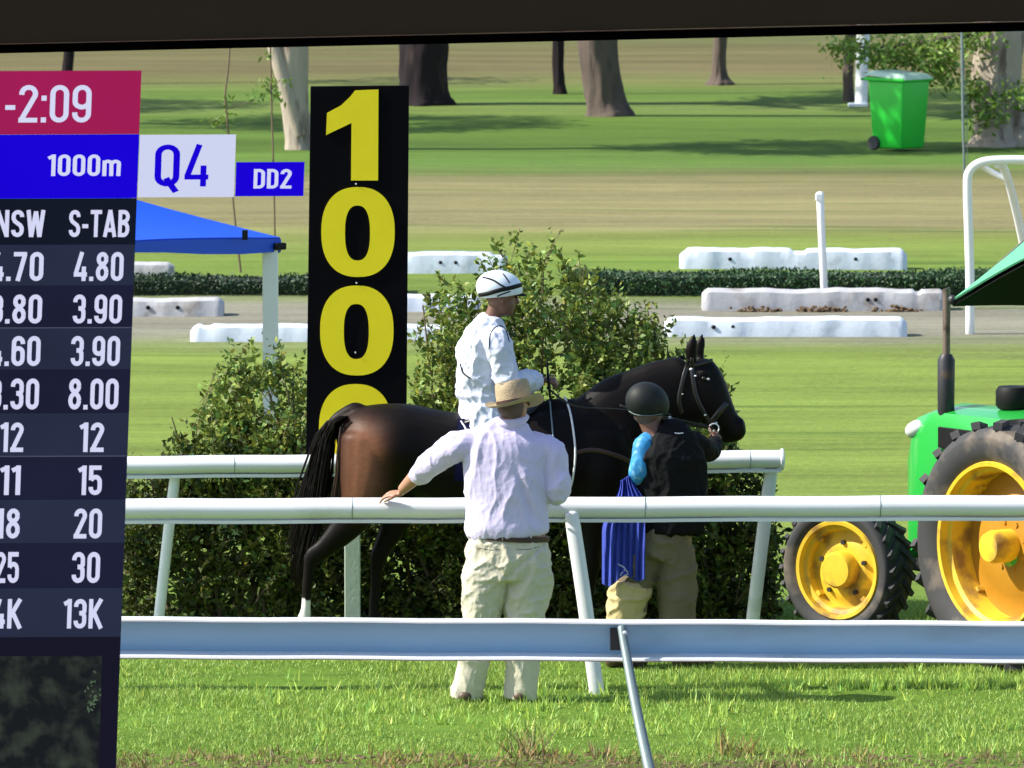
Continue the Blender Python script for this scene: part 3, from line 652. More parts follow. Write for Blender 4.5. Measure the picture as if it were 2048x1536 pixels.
# ================================================================== SHRUBS
def interp(tab, x):
    if x <= tab[0][0]: return tab[0][1]
    for (a, b), (c, d) in zip(tab, tab[1:]):
        if x <= c: return b + (d - b) * (x - a) / (c - a)
    return tab[-1][1]
def shrub(name, label, x0, x1, topline, Yf, depth, nsp, leafL=.062, group=None, floor=0., tint=(.35, 1.5)):
    cx = P((x0 + x1) / 2, 900, Yf + depth / 2).x
    t = thing(name, label, 'shrub', (cx, Yf + depth / 2, 0), group)
    bs, ds, Ls = [], [], []; stems = MB()
    k = 0
    while k < nsp:
        px = random.uniform(x0, x1); v = random.random(); Y = Yf + depth * v
        Ytop = interp(topline, px); q = P(px, Ytop, Yf + depth * .5); H = q.z * (1 - 1.1 * (abs(v - .5) * 2) ** 2.4 * .42) + random.gauss(0, .05) + .16 * noise.noise(Vector((q.x * 5, Y * 3, 7)))
        if H < .1: H = .1
        u = random.random(); z = H * (1 - u ** 1.5 * (1 if random.random() < .8 else 1)) if random.random() < .55 else H * random.uniform(floor, 1)
        if v > .45 and random.random() < .55: continue
        nzv = noise.noise(Vector((q.x * 2.6, Y * 2, z * 2.6)))
        if nzv < -.12 and random.random() < .8: continue
        k += 1
        b = Vector((q.x, Y, max(.02, z)))
        d = Vector((random.gauss(0, .6) + .35 * (px - (x0 + x1) / 2) / (x1 - x0), -random.uniform(0, .9) + v * .8, random.uniform(.2, 1.4))).normalized()
        Ls_ = random.uniform(.10, .24) * (1.5 if z > .86 * H and random.random() < .5 else 1)
        if z > .86 * H: d = (d + Vector((random.gauss(0, .3), 0, .8))).normalized(); b = b + d * random.uniform(0, .07)
        b = b - d * Ls_ * .8
        tint_leaves = random.randint(9, 16)
        for i in range(tint_leaves):
            w = (i + .5) / tint_leaves; p_ = b + d * Ls_ * w + Vector((0, 0, -.01))
            ld = (d * .6 + Vector((random.gauss(0, .8), random.gauss(0, .8), random.gauss(0, .5)))).normalized()
            bs.append(p_[:]); ds.append(ld[:]); Ls.append(leafL * random.uniform(.6, 1.25) * (1.1 - .4 * w))
        if k % 6 == 0: stems.tube([b - d * .1, b + d * Ls_], .0025, 4)
    for _ in range(max(5, int((x1 - x0) / 45))):
        px = random.uniform(x0 + 10, x1 - 10); H = P(px, interp(topline, px), Yf + depth / 2).z
        Xc = P(px, 900, Yf + depth / 2).x; Y = Yf + depth * random.uniform(.3, .7); a_ = random.gauss(0, .12)
        stems.tube([(Xc - a_, Y, -.03), (Xc + random.gauss(0, .05), Y, H * .45), (Xc + a_, Y + random.gauss(0, .06), H * .93)], [.016, .011, .004], 6, 3)
    stems.build('stems', M['stem'], t)
    leafmesh('foliage', bs, ds, np.array(Ls), np.array(Ls) * .5, M['leaf'], t, tint=tint, hue=.16)
    return t
YH = Y3 + .42
shrub('tall_shrub', 'tallest dense green shrub behind the rider and the horse neck', 830, 1460,
      [(822, 640), (880, 560), (950, 575), (1000, 540), (1030, 498), (1075, 488), (1120, 496), (1160, 545), (1230, 575), (1300, 610), (1340, 665), (1390, 715), (1440, 745), (1465, 830)], YH, 1.1, 3500)
shrub('left_shrub', 'bushy green shrub to the left of the black number board', 352, 618,
      [(350, 905), (380, 840), (415, 800), (430, 760), (470, 725), (520, 728), (560, 715), (600, 718), (618, 730)], YH, .9, 1250)
shrub('low_hedge', 'low hedge with leaves darkened for shade along the foot of the far rail', 236, 1545,
      [(236, 960), (300, 955), (350, 905), (420, 870), (830, 860), (1400, 865), (1470, 905), (1540, 930), (1550, 990)], YH - .10, .8, 4200, floor=0, tint=(.10, .62))  # dark leaf tint paints in the shade behind rail and horse

# ================================================================== BACKGROUND SETTING
# white blocks lying on the sand track
def block(name, label, x0, x1, ytop_, ybase, m, group, depth=.35, lumps=2):
    g0 = G(x0, ybase); g1 = G(x1, ybase); Y = g0.y; s = PPM(Y); H = (ybase - ytop_) / s * .99
    W_ = g1.x - g0.x; n = max(8, int(W_ / .03)); 
    t = thing(name, label, 'concrete block', ((g0.x + g1.x) / 2, Y + depth / 2, 0), group)
    vs = []; sec = 8
    for i in range(n + 1):
        u = i / n; x = g0.x + W_ * u
        e = 1 - .25 * (1 - min(1, min(u, 1 - u) * W_ / .05))
        k_ = noise.noise(Vector((x * 1.7, ybase * .1, 2))); tz = H * (.93 + .045 * max(-1, min(1, k_ * 4)) + .03 * noise.noise(Vector((x * 7, ybase * .1, 5))) - (.10 if noise.noise(Vector((x * 3.1, ybase * .13, 9))) > .38 else 0))
        fb = .02 * noise.noise(Vector((x * 5, 1, ybase)))
        for (a, b) in ((0, 0), (.015 + fb, tz * .5), (.04 + fb, tz * .88), (.09, tz), (depth - .08, tz), (depth - .03, tz * .85), (depth, 0)):
            vs.append((x, Y + a * 1.0 + (1 - e) * .1, b * e - .02))
    K = 7
    fs = [(i * K + k, i * K + k + 1, (i + 1) * K + k + 1, (i + 1) * K + k) for i in range(n) for k in range(K - 1)] + [tuple(range(K)), tuple(n * K + k for k in range(K - 1, -1, -1))]
    MB().add(vs, fs).build('block_body', m, t, smooth=True)
    for j in range(2):
        u = random.uniform(.2, .8)
        mb = MB(); mb.ell((g0.x + W_ * u, Y + .02, H * .45), (.022, .015, .02), 10, 6); mb.build('lifting_socket', M['black'], t, smooth=True)
    if m is M['concrete_grey'] and x1 - x0 > 400:
        for u in (.23, .47, .50, .80):
            mb = MB()
            for _q in range(60): mb.ell((g0.x + W_ * u + random.gauss(0, .10), Y - .07 + random.gauss(0, .03), random.uniform(.0, .06) * random.random()), (random.uniform(.012, .035), .02, random.uniform(.008, .02)), 6, 4)
            mb.build('soil_heap', M['soil'], t, smooth=True)['kind'] = 'stuff'
    return t
GB = 'white concrete blocks lying along the sand track'
block('concrete_block', 'farthest white block, in the gap between number board and tall shrub', 690, 1015, 500, 546, M['concrete'], GB)
block('concrete_block', 'farthest white block right of the tall shrub, behind the thin white marker', 1360, 1815, 492, 540, M['concrete'], GB)
block('concrete_block', 'grey stained block with white top beyond the sand, behind the foot of the thin marker', 1405, 1895, 572, 622, M['concrete_grey'], GB, lumps=3)
block('concrete_block', 'nearest white block just above the horse ears', 1330, 1815, 630, 674, M['concrete'], GB)
block('concrete_block', 'grey block with white top left of the blue canopy leg', 130, 446, 592, 634, M['concrete_grey'], GB)
block('concrete_block', 'pale blue white block crossed by the blue canopy leg', 380, 900, 645, 682, M['concrete'], GB)
block('concrete_block', 'small dull grey block beneath the blue canopy', 190, 346, 522, 556, M['concrete_grey'], GB)
block('concrete_block', 'half hidden white block right of the number board level with rider helmet', 790, 960, 586, 625, M['concrete'], GB)

def shade_strip(name, label, x0, x1, yt, yb, dens, tint):  # low dark leaf strip built in place of a shade band on the lawn
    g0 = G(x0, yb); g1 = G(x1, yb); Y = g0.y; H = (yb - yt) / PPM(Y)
    t = thing(name, label, 'shade strip', ((g0.x + g1.x) / 2, Y + .4, 0))
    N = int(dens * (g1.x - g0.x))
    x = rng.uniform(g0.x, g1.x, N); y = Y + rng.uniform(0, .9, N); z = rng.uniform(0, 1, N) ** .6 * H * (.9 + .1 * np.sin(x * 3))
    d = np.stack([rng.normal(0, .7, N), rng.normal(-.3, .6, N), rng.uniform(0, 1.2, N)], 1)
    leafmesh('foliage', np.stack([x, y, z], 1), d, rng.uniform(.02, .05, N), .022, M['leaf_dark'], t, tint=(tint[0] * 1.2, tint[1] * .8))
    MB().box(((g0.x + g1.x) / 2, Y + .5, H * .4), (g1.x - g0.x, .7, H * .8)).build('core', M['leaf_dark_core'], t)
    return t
M['leaf_dark'] = mat('shade_strip_leaf', (.030, .085, .026), .6, var=.3, scale=3, attr='tint')
M['leaf_dark_core'] = mat('shade_strip_core', (.010, .022, .008), .9, var=.3)
shade_strip('lawn_shade_strip', 'low dark green leaf strip standing in for shade beyond the white blocks on the right', 1130, 2600, 548, 594, 3200, (.6, 1.4))
shade_strip('lawn_shade_strip', 'low blackish leaf strip standing in for shade behind the blue canopy leg', -500, 800, 558, 594, 3200, (.3, .8))

# thin marker and hoop
YM = G(1649, 612).y
t = thing('marker_pole', 'thin upright white marker in front of the grey stained block', 'marker', G(1649, 612))
MB().loft([P(1640, 386, YM), P(1642, 440, YM), P(1650, 612, YM)], [7.5 / PPM(YM)] * 3, None, 10, cap=.4).build('pole', M['white_post'], t, smooth=True)
MB().box(P(1638, 394, YM - .02), (.07, .05, .07)).build('pole_cap', M['white_post'], t, bevel=.008)
YG = G(1940, 668).y; sg = PPM(YG)
t = thing('white_hoop', 'large white pipe hoop standing behind the green tractor canopy', 'hoop', G(1940, 668))
pts = [(1940, 668), (1940, 560), (1937, 450), (1935, 375), (1938, 345), (1955, 328), (1985, 321), (2050, 320), (2200, 322), (2290, 330), (2312, 350), (2316, 420), (2320, 668)]
MB().loft([P(a, b, YG) for a, b in pts], [9 / sg] * len(pts), None, 10, sub=3, cap=.3).build('front_frame', M['white_post'], t, smooth=True)
pts = [(1992, 330, .02), (2005, 332, .1), (2022, 380, .5), (2045, 480, 1.0), (2075, 640, 1.5)]
MB().loft([P(a, b, YG + c) for a, b, c in pts[:-1]] + [Vector((P(2075, 600, YG + 1.5).x, YG + 1.5, 0))], [8.5 / sg] * 5, None, 10, sub=3, cap=.3).build('rear_strut', M['white_post'], t, smooth=True)
MB().loft([P(1958, 329, YG), P(1985, 345, YG + .4), P(2018, 360, YG + .45)], [6 / sg] * 3, None, 8).build('brace', M['white_post'], t, smooth=True)

# gazebo
s_c = 280.; gY = 13800 / s_c
c0 = P(560, 478, gY); cx0 = c0.x; zc = c0.z
cc = Vector((cx0 - 2.12, gY, 0))
t = thing('blue_gazebo', 'blue cloth gazebo with white legs at the left behind the odds graphics', 'gazebo', cc)
cor = [Vector((cx0, gY, zc)), Vector((cc.x, gY - 2.12, zc)), Vector((cc.x - 2.12, gY, zc)), Vector((cc.x, gY + 2.12, zc))]
apex = Vector((cc.x, gY, zc + .62)); mb = MB(); vs = []; fs = []
for i in range(4):
    A, B = cor[i], cor[(i + 1) % 4]; n = 8; base_i = len(vs)
    for j in range(n + 1):
        for k in range(n + 1):
            u, v = j / n, k / n
            e = A.lerp(B, u); e = e + Vector((0, 0, .05 * math.sin(math.pi * u))) ; p_ = e.lerp(apex, v); p_.z -= .10 * math.sin(math.pi * v) * (1 - abs(2 * u - 1)) + .03 * math.sin(math.pi * v); vs.append(p_)
    for j in range(n):
        for k in range(n):
            q = base_i + j * (n + 1) + k; fs.append((q, q + n + 1, q + n + 2, q + 1))
    b2 = len(vs)
    for j in range(n + 1):
        u = j / n; e = A.lerp(B, u) + Vector((0, 0, .05 * math.sin(math.pi * u))); vs += [e, e - Vector((0, 0, .09 + .02 * math.sin(9 * u)))]
    for j in range(n): fs.append((b2 + 2 * j, b2 + 2 * j + 1, b2 + 2 * j + 3, b2 + 2 * j + 2))
mb.add(vs, fs); o = mb.build('canopy_cloth', M['blue_canopy'], t, smooth=True)
so_ = o.modifiers.new('thickness', 'SOLIDIFY'); so_.thickness = .012
for i, c in enumerate(cor):
    inw = (Vector((cc.x, gY, c.z)) - c).normalized() * .07
    q = c + inw
    MB().box((q.x, q.y, (zc - .06) / 2), (.11, .11, zc - .02), Matrix.Rotation(R(0), 3, 'Z')).build('leg', M['white_post'], t, bevel=.006)
MB().box(cor[0] + Vector((-.02, -.02, -.05)), (.10, .10, .05), Matrix.Rotation(R(45), 3, 'Z')).build('corner_bracket', M['black'], t, bevel=.01)
q = P(490, 470, gY - .35); MB().box(q, (.04, .03, .07)).build('buckle', M['black'], t)

# wheelie bin
gb = G(1797, 300); sb = PPM(gb.y)
t = thing('wheelie_bin', 'bright green wheeled bin under the tree at the top right', 'bin', gb)
rot = Matrix.Rotation(R(47), 4, 'Z')
mb = MB(); mb.xf = Matrix.Translation(gb) @ rot
mb.box((0, 0, .50), (.50, .52, .94), taper=(1.18, 1.22)); bo = mb.build('bin_body', M['bin'], t, bevel=.03, seg=3); autosmooth(bo.data)
mb = MB(); mb.xf = Matrix.Translation(gb) @ rot; mb.box((0, 0, .985), (.66, .70, .05)); mb.build('rim_band', M['bin'], t, bevel=.012)
mb = MB(); mb.xf = Matrix.Translation(gb) @ rot @ Matrix.Translation((0, 0, 1.045)) @ Matrix.Rotation(R(4), 4, 'X'); mb.box((0, 0, 0), (.66, .76, .07), taper=(.8, .8)); mb.build('lid', M['bin_lid'], t, bevel=.02, seg=3)
mb = MB(); mb.xf = Matrix.Translation(gb) @ rot; mb.loft([(-.3, .43, .98), (.3, .43, .98)], .016, n=8); mb.build('handle', M['bin'], t, smooth=True)
for sx in (-.27, .27):
    mb = MB(); mb.xf = Matrix.Translation(gb) @ rot @ Matrix.Translation((sx, .22, .1)) @ Matrix.Rotation(R(90), 4, 'Y'); mb.lathe([(0, -.03), (.09, -.03), (.1, -.015), (.1, .015), (.09, .03), (0, .03)], 20); mb.build('wheel', M['rubber'], t, smooth=True)

# trees
def crown(t, c, r, n, L=.16, seed=0):
    bs, ds = [], []
    for k in range(int(n / 26)):
        v = Vector((random.gauss(0, 1), random.gauss(0, 1), random.gauss(0, .7))).normalized() * random.uniform(.35, 1) ** .6
        b = Vector(c) + Vector((v.x * r[0], v.y * r[1], v.z * r[2]))
        for _ in range(26):
            q = b + Vector((random.gauss(0, .22), random.gauss(0, .22), random.gauss(0, .16))); bs.append(q[:]); ds.append((random.gauss(0, 1), random.gauss(0, 1), random.gauss(-.3, .8)))
    return leafmesh('crown', bs, ds, rng.uniform(L * .8, L * 1.8, len(bs)), L * .6, M['leaf_tree'], t, tint=(.6, 1.5))
def tree(name, label, pxs, wb, wt, yb, m, H=6.5, cr=(2.2, 2.2, 1.6), n=2600, fork=None, group='trees on the far lawn', flare=1.3, topx=None, crz=None):
    """pxs: trunk centre at ground; wb/wt widths in measured units at the ground and at the top of the view"""
    g = G(pxs, yb); Y = g.y; s = PPM(Y); t = thing(name, label, 'tree', g, group)
    tx = topx if topx is not None else pxs
    k = P(tx, 60, Y); dx = (k.x - g.x) / max(.3, k.z)
    mb = MB(); pts = []; ra = []
    for z in (-.1, .0, .08, .2, .45, .9, 1.5, 2.4, 3.4, H * .8):
        wv = wt + (wb - wt) * math.exp(-z * 1.6) ; fl = 1 + (flare - 1) * math.exp(-max(0, z) * 9)
        pts.append(Vector((g.x + dx * z * (1 if z < 1.5 else 1.5 / z) + .03 * math.sin(z * 3 + pxs), Y + .02 * math.sin(z * 2), z)))
        ra.append(wv / s / 2 * fl * (1 - .55 * max(0, z - 1.4) / H))
    mb.loft(pts, ra, None, 44, sub=6, cap=.1)
    o = mb.build('trunk', m, t, smooth=True)
    # bark ridges
    me = o.data; w = wloc(o)
    for v in me.vertices:
        p_ = v.co + w; a = math.atan2(p_.y - Y, p_.x - g.x)
        d = noise.noise(Vector((math.cos(a) * 3, math.sin(a) * 3, p_.z * 1.3 + pxs))) * .12 + noise.noise(Vector((math.cos(a) * 8, math.sin(a) * 8, p_.z * 2))) * .06 - abs(noise.noise(Vector((math.cos(a) * 14, math.sin(a) * 14, p_.z * 2.5 + pxs)))) * .07 + .16 * max(0, math.sin(a * 5 + pxs)) * math.exp(-max(0, p_.z) * 7)
        v.co.x += (p_.x - g.x) * d; v.co.y += (p_.y - Y) * d
    top_ = pts[-1]
    lm = MB()
    for j in range(6):
        a = j * 1.05 + random.random(); st = pts[-2].lerp(top_, random.random())
        e = st + Vector((math.cos(a) * cr[0] * .7, math.sin(a) * cr[1] * .7, random.uniform(.4, 1.6)))
        lm.tube([st, st.lerp(e, .5) + Vector((0, 0, .25)), e], [ra[-1] * .8, ra[-1] * .5, .02], 7, 3)
    lm.build('limbs', m, t, smooth=True)
    crown(t, (top_.x, top_.y, crz or H), cr, n)
    return t, g, s
GT = 'trees on the far lawn'
t, g, s = tree('pale_tree', 'pale trunked forked tree behind the upper left corner of the number board', 592, 46, 62, 300, M['trunk_pale'], flare=1.15, topx=588, n=5500)
mb = MB(); mb.loft([P(600, 270, g.y - .1), P(572, 175, g.y - .14), P(548, 95, g.y - .1), P(520, -20, g.y)], [14 / s, 15 / s, 13 / s, 10 / s], None, 12, sub=3, cap=.2); mb.build('low_limb', M['trunk_pale'], t, smooth=True)
tree('dark_tree', 'thick tree trunk darkened almost black for shade, right of the top of the number board', 852, 100, 96, 208, M['trunk_dark'], H=7.5, cr=(3, 3, 2), n=6500, flare=1.2, topx=846)
tree('grey_tree', 'thick grey brown trunk in the middle of the far lawn', 1215, 76, 78, 232, M['trunk_mid'], H=7, cr=(2.6, 2.6, 1.8), n=6000, flare=1.25, topx=1196)
tree('slender_tree', 'thin dark trunk just left of the thick grey brown trunk', 1122, 22, 24, 188, M['trunk_dark'], H=5, cr=(1.5, 1.5, 1.2), n=900, topx=1116)
tree('slender_tree', 'thin brown trunk with flared roots between grey trunk and green bin', 1443, 26, 26, 168, M['trunk_mid'], H=5.5, cr=(1.6, 1.6, 1.3), n=900, flare=2.1, topx=1440)
tree('slender_tree', 'thin brown trunk beside the white pole left of the green bin', 1700, 20, 22, 205, M['trunk_mid'], H=5, cr=(1.4, 1.4, 1.2), n=800)
tree('slender_tree', 'small dark trunk above the magenta timer graphic at the far left', 137, 20, 22, 165, M['trunk_dark'], H=5, cr=(1.5, 1.5, 1.2), n=800)
tr, g, s = tree('gnarled_tree', 'pale gnarled leafy tree at the right edge beyond the white hoop', 1995, 92, 100, 290, M['trunk_pale'], H=5.8, cr=(2.4, 2.4, 1.7), n=5000, flare=1.4)
mb = MB(); mb.loft([G(2045, 292), P(2030, 230, g.y - .1), P(2012, 150, g.y - .15), P(1990, 60, g.y - .1)], [20 / s, 18 / s, 15 / s, 12 / s], None, 12, sub=3); mb.build('side_trunk', M['trunk_pale'], tr, smooth=True)
bs, ds = [], []
for cx, cy, n_, sx, sy in [(1975, 220, 110, 20, 20), (2030, 190, 50, 20, 16), (1948, 185, 50, 12, 18), (1860, 105, 260, 45, 20), (1770, 110, 220, 45, 18), (1880, 140, 150, 26, 18), (1690, 92, 50, 20, 8), (1960, 80, 70, 26, 12)]:
    for _ in range(int(n_ * 2.2)):
        q = P(cx + random.gauss(0, sx), cy + random.gauss(0, sy), g.y - .5 + random.gauss(0, .3)); bs.append(q[:]); ds.append((random.gauss(0, 1), random.gauss(0, .7), random.gauss(-.2, .9)))
leafmesh('low_foliage', bs, ds, rng.uniform(.07, .15, len(bs)), .05, M['leaf_tree'], tr, tint=(.7, 2.0))
MB().tube([P(1975, 60, g.y - .3), P(1880, 80, g.y - .5), P(1760, 95, g.y - .5), P(1690, 90, g.y - .5)], [.05, .035, .022, .008], 7, 4).build('drooping_limb', M['trunk_mid'], tr, smooth=True)
# scattered far trees out beyond the picture so shade falls on the lawn
for (fx, fy, H, lb) in [(-250, 250, 6.5, 'tree hidden behind the odds graphics on the far lawn'), (-900, 215, 7, 'outermost tree on the left of the far lawn beyond the picture'), (2450, 240, 6.5, 'tree on the far lawn just beyond the gnarled tree, past the right edge'), (3000, 190, 7, 'outermost tree on the right of the far lawn beyond the picture')]:
    tree('lawn_tree', lb, fx, 60, 56, fy, M['trunk_mid'], H=H, cr=(2.6, 2.6, 1.8), n=5000, group='trees beyond the sides of the view')
# saplings
def sapling(label, pts, leaves, Y, r=.014):
    t = thing('sapling', label, 'sapling', Vector((P(*pts[0], Y).x, Y, 0)), 'thin saplings left of the number board')
    P3 = [P(a, b, Y) for a, b in pts]; P3[0].z = -.02
    MB().loft(P3, [r] + [r * .8] * (len(P3) - 2) + [r * .3], None, 7, sub=3, cap=.2).build('stem', M['stem'], t, smooth=True)
    bs, ds = [], []
    for cx, cy, n_, sp in leaves:
        MB().tube([P(min(pts, key=lambda q: abs(q[1] - cy))[0], cy + 20, Y), P(cx, cy, Y)], .004, 4).build('twig', M['stem'], t)
        for _ in range(n_):
            bs.append(P(cx + random.gauss(0, sp), cy + random.gauss(0, sp * .7), Y + random.gauss(0, .08))[:]); ds.append((random.gauss(0, 1), random.gauss(0, .6), random.gauss(-.3, .8)))
    leafmesh('foliage', bs, ds, rng.uniform(.05, .10, len(bs)), .032, M['leaf_tree'], t, tint=(.8, 2))
sapling('thin leaning sapling with a leafy side shoot just right of the timer graphic', [(482, 545), (466, 400), (456, 250), (450, 195), (458, 120), (462, 0), (464, -120)], [(445, 235, 30, 11), (425, 245, 14, 8), (455, 205, 10, 7), (510, 200, 14, 12)], G(482, 545).y)
sapling('thin straight sapling in front of the pale forked tree', [(551, 545), (549, 430), (546, 300), (543, 200), (541, 100), (538, -120)], [(535, 172, 26, 12), (550, 190, 20, 9), (560, 160, 14, 8), (540, 110, 14, 9)], G(551, 545).y, .013)
# white pole behind the bin, thin wire pole
Yp = G(1722, 212).y
t = thing('white_pole', 'short white pole standing behind the left side of the green bin', 'pole', G(1722, 212))
MB().loft([G(1722, 214), P(1724, 140, Yp), P(1728, 20, Yp)], [13 / PPM(Yp)] * 3, None, 12, cap=.3).build('shaft', M['white_post'], t, smooth=True)
MB().box(G(1716, 214) + Vector((0, 0, .03)), (.3, .25, .06)).build('footing', M['concrete'], t, bevel=.01)
Yp = G(1930, 372).y
t = thing('wire_pole', 'very thin pale pole between the bin and the gnarled tree', 'pole', G(1930, 372))
MB().loft([G(1930, 372), P(1926, 250, Yp), P(1924, 100, Yp), P(1922, -120, Yp)], [.016] * 4, None, 8, cap=.3).build('shaft', M['galv'], t, smooth=True)
MB().loft([G(1936, 366), P(1934, 250, Yp), P(1924, 60, Yp)], [.005] * 3, None, 6, cap=.3).build('guy_wire', M['galv'], t, smooth=True)

# ================================================================== TRACTOR
a_ = R(55); FW = Vector((-math.cos(a_), math.sin(a_), 0)); LF = Vector((-math.sin(a_), -math.cos(a_), 0)); UP = Vector((0, 0, 1))
OT = Vector((3.645, 41.36, 0))
def TX(u, v, w): return OT + FW * u + LF * v + UP * w
TM = Matrix(((FW.x, LF.x, 0, OT.x), (FW.y, LF.y, 0, OT.y), (0, 0, 1, 0), (0, 0, 0, 1)))
tc_ = thing('tractor', 'green tractor with yellow wheels and green canopy at the right edge', 'tractor', OT)
def tpart(name, m, parent=tc_, bevel=0, smooth=False, **k):
    pass
def hood_section(u, hw, zt, zb, rnd=.08):
    pts = []
    for v, w in ((-hw, zb), (-hw * 1.02, zt - rnd * 1.6), (-hw * .86, zt - rnd * .35), (-hw * .5, zt), (0, zt + .015), (hw * .5, zt), (hw * .86, zt - rnd * .35), (hw * 1.02, zt - rnd * 1.6), (hw, zb)): pts.append(TX(u, v, w))
    return pts
mb = MB(); secs = [hood_section(.25, .30, 1.42, .86), hood_section(.7, .29, 1.43, .86), hood_section(1.48, .275, 1.42, .74), hood_section(1.65, .265, 1.37, .52), hood_section(1.72, .24, 1.20, .50)]
vs = [p_ for s_ in secs for p_ in s_]; K = 9
mb.add(vs, [(i * K + k, i * K + (k + 1) % K, (i + 1) * K + (k + 1) % K, (i + 1) * K + k) for i in range(4) for k in range(K)] + [tuple(range(K)), tuple(4 * K + k for k in range(K - 1, -1, -1))])
hood = mb.build('hood', M['tgreen'], tc_, smooth=True)
def tbox(name, c, size, m, parent, bevel=.005, taper=(1, 1)):
    mb = MB(); mb.xf = TM; mb.box(c, size, taper=taper); return mb.build(name, m, parent, bevel=bevel)
tbox('side_vent', (1.05, .295, 1.25), (.60, .02, .13), M['black'], hood)
tbox('grille', (1.715, 0, .86), (.02, .36, .46), M['black'], hood)
for i in range(7): tbox('grille_bar', (1.728, 0, .67 + i * .062), (.012, .36, .014), M['dark_metal'], hood, .002)
for v in (-.185, .185):
    mb = MB(); mb.xf = TM @ Matrix.Translation((1.65, v * 1.15, 1.27)) @ Matrix.Rotation(R(20), 4, 'Y'); mb.ell((0, 0, 0), (.09, .09, .06), 16, 10); mb.build('headlight', M['lens'], hood, smooth=True)
mb = MB(); mb.xf = TM
mb.box((.6, 0, .62), (1.2, .42, .36)).box((.95, 0, .94), (1.0, .40, .28)).box((1.5, 0, .45), (.7, .3, .16)); mb.build('engine', M['dark_metal'], tc_, bevel=.01)
for k in range(4): tbox('engine_rib', (.55 + k * .12, .22, .9), (.05, .05, .22), M['dark_metal'], tc_)
tbox('fuel_filter', (.95, .25, .86), (.09, .08, .16), M['galv'], tc_, .02)
mb = MB(); mb.loft([TX(1.40, .2, 1.36), TX(1.40, .2, 1.40), TX(1.40, .2, 1.72), TX(1.40, .2, 1.755)], [.04, .052, .054, .035], None, 18, cap=0); mf = mb.build('muffler', M['rust_pipe'], tc_, smooth=True); mf.data.materials[0] = M['dark_metal']
MB().loft([TX(1.40, .2, 1.75), TX(1.40, .2, 1.95), TX(1.40, .2, 2.12), TX(1.405, .205, 2.16)], [.024, .024, .025, .027], None, 12, sub=2, cap=0).build('exhaust_pipe', M['rust_pipe'], mf, smooth=True)
mb = MB(); mb.xf = TM @ Matrix.Translation((.98, .0, 1.44)); mb.lathe([(0, 0), (.10, 0), (.115, .02), (.115, .11), (.10, .135), (0, .14)], 22); mb.build('air_cleaner', M['black'], tc_, smooth=True)
tbox('dashboard', (.16, 0, 1.40), (.14, .40, .18), M['black'], tc_, .03)
mb = MB(); mb.xf = TM @ Matrix.Translation((-.08, 0, 1.47)) @ Matrix.Rotation(R(-38), 4, 'Y')
ringp = [Vector((.19 * math.cos(q), .19 * math.sin(q), 0)) for q in [2 * math.pi * i / 28 for i in range(29)]]
mb.tube(ringp, .013, 8); mb.tube([(-.19, 0, 0), (.19, 0, 0)], .009, 6); mb.tube([(0, -.19, 0), (0, .19, 0)], .009, 6); mb.tube([(0, 0, 0), (0, 0, -.3)], .018, 8)
mb.build('steering_wheel', M['black'], tc_, smooth=True)
tbox('platform', (-.2, 0, .62), (.9, 1.1, .05), M['dark_metal'], tc_)
mb = MB(); mb.xf = TM; mb.box((-.42, 0, .98), (.42, .46, .1)).box((-.62, 0, 1.2), (.1, .46, .4)); mb.build('seat', M['black'], tc_, bevel=.03)
mb = MB(); mb.xf = TM; mb.loft([(-.0, -.8, .69), (0, .8, .69)], .09, n=14); mb.box((-.05, 0, .69), (.5, .5, .45)); mb.build('rear_axle', M['tgreen'], tc_, bevel=.01)
mb = MB(); mb.xf = TM; mb.loft([(1.70, -.6, .45), (1.70, 0, .53), (1.70, .6, .45)], .05, n=12); mb.build('front_axle', M['tgreen'], tc_, smooth=True)
for sgn in (-1, 1):
    mb = MB(); mb.xf = TM; vs = []; n = 12
    for i in range(n + 1):
        q = R(20 + 130 * i / n); 
        for vv in (.50, .74): vs.append((.80 * math.cos(q), sgn * vv, .69 + .80 * math.sin(q)))
        for vv in (.74, .50): vs.append((.785 * math.cos(q), sgn * vv, .69 + .785 * math.sin(q)))
    mb.add(vs, [(i * 4 + k, i * 4 + (k + 1) % 4, (i + 1) * 4 + (k + 1) % 4, (i + 1) * 4 + k) for i in range(n) for k in range(4)] + [(0, 1, 2, 3), (n * 4 + 3, n * 4 + 2, n * 4 + 1, n * 4)])
    if sgn < 0: mb.build('fender', M['tgreen'], tc_, smooth=False)
# canopy: pitched cloth on a single mast
mast = TX(-.35, 0, 0)
MB().loft([TX(-.55, -.45, .7), TX(-.55, -.45, 2.1)], .03, n=10).build('roll_bar_post', M['dark_metal'], tc_)
MB().loft([TX(-.55, .45, .7), TX(-.55, .45, 2.1)], .03, n=10).build('roll_bar_post', M['dark_metal'], tc_)
MB().loft([TX(-.55, -.45, 2.08), TX(-.55, .45, 2.08)], .03, n=10).build('roll_bar_top', M['dark_metal'], tc_)
ccx = Vector((3.73, 41.50, 0)); cfw = Vector((-.5, .866, 0)); clf = Vector((-.866, -.5, 0)); cdir = [cfw * .85 + clf * .72, cfw * .85 - clf * .72, -cfw * .85 - clf * .72, -cfw * .85 + clf * .72]
cz = P(1885, 603, 41.88).z
mb = MB(); vs = []; fs = []; coz = [0, -.14, .1, .58]; apx = ccx + UP * (cz + 1.02); n = 10
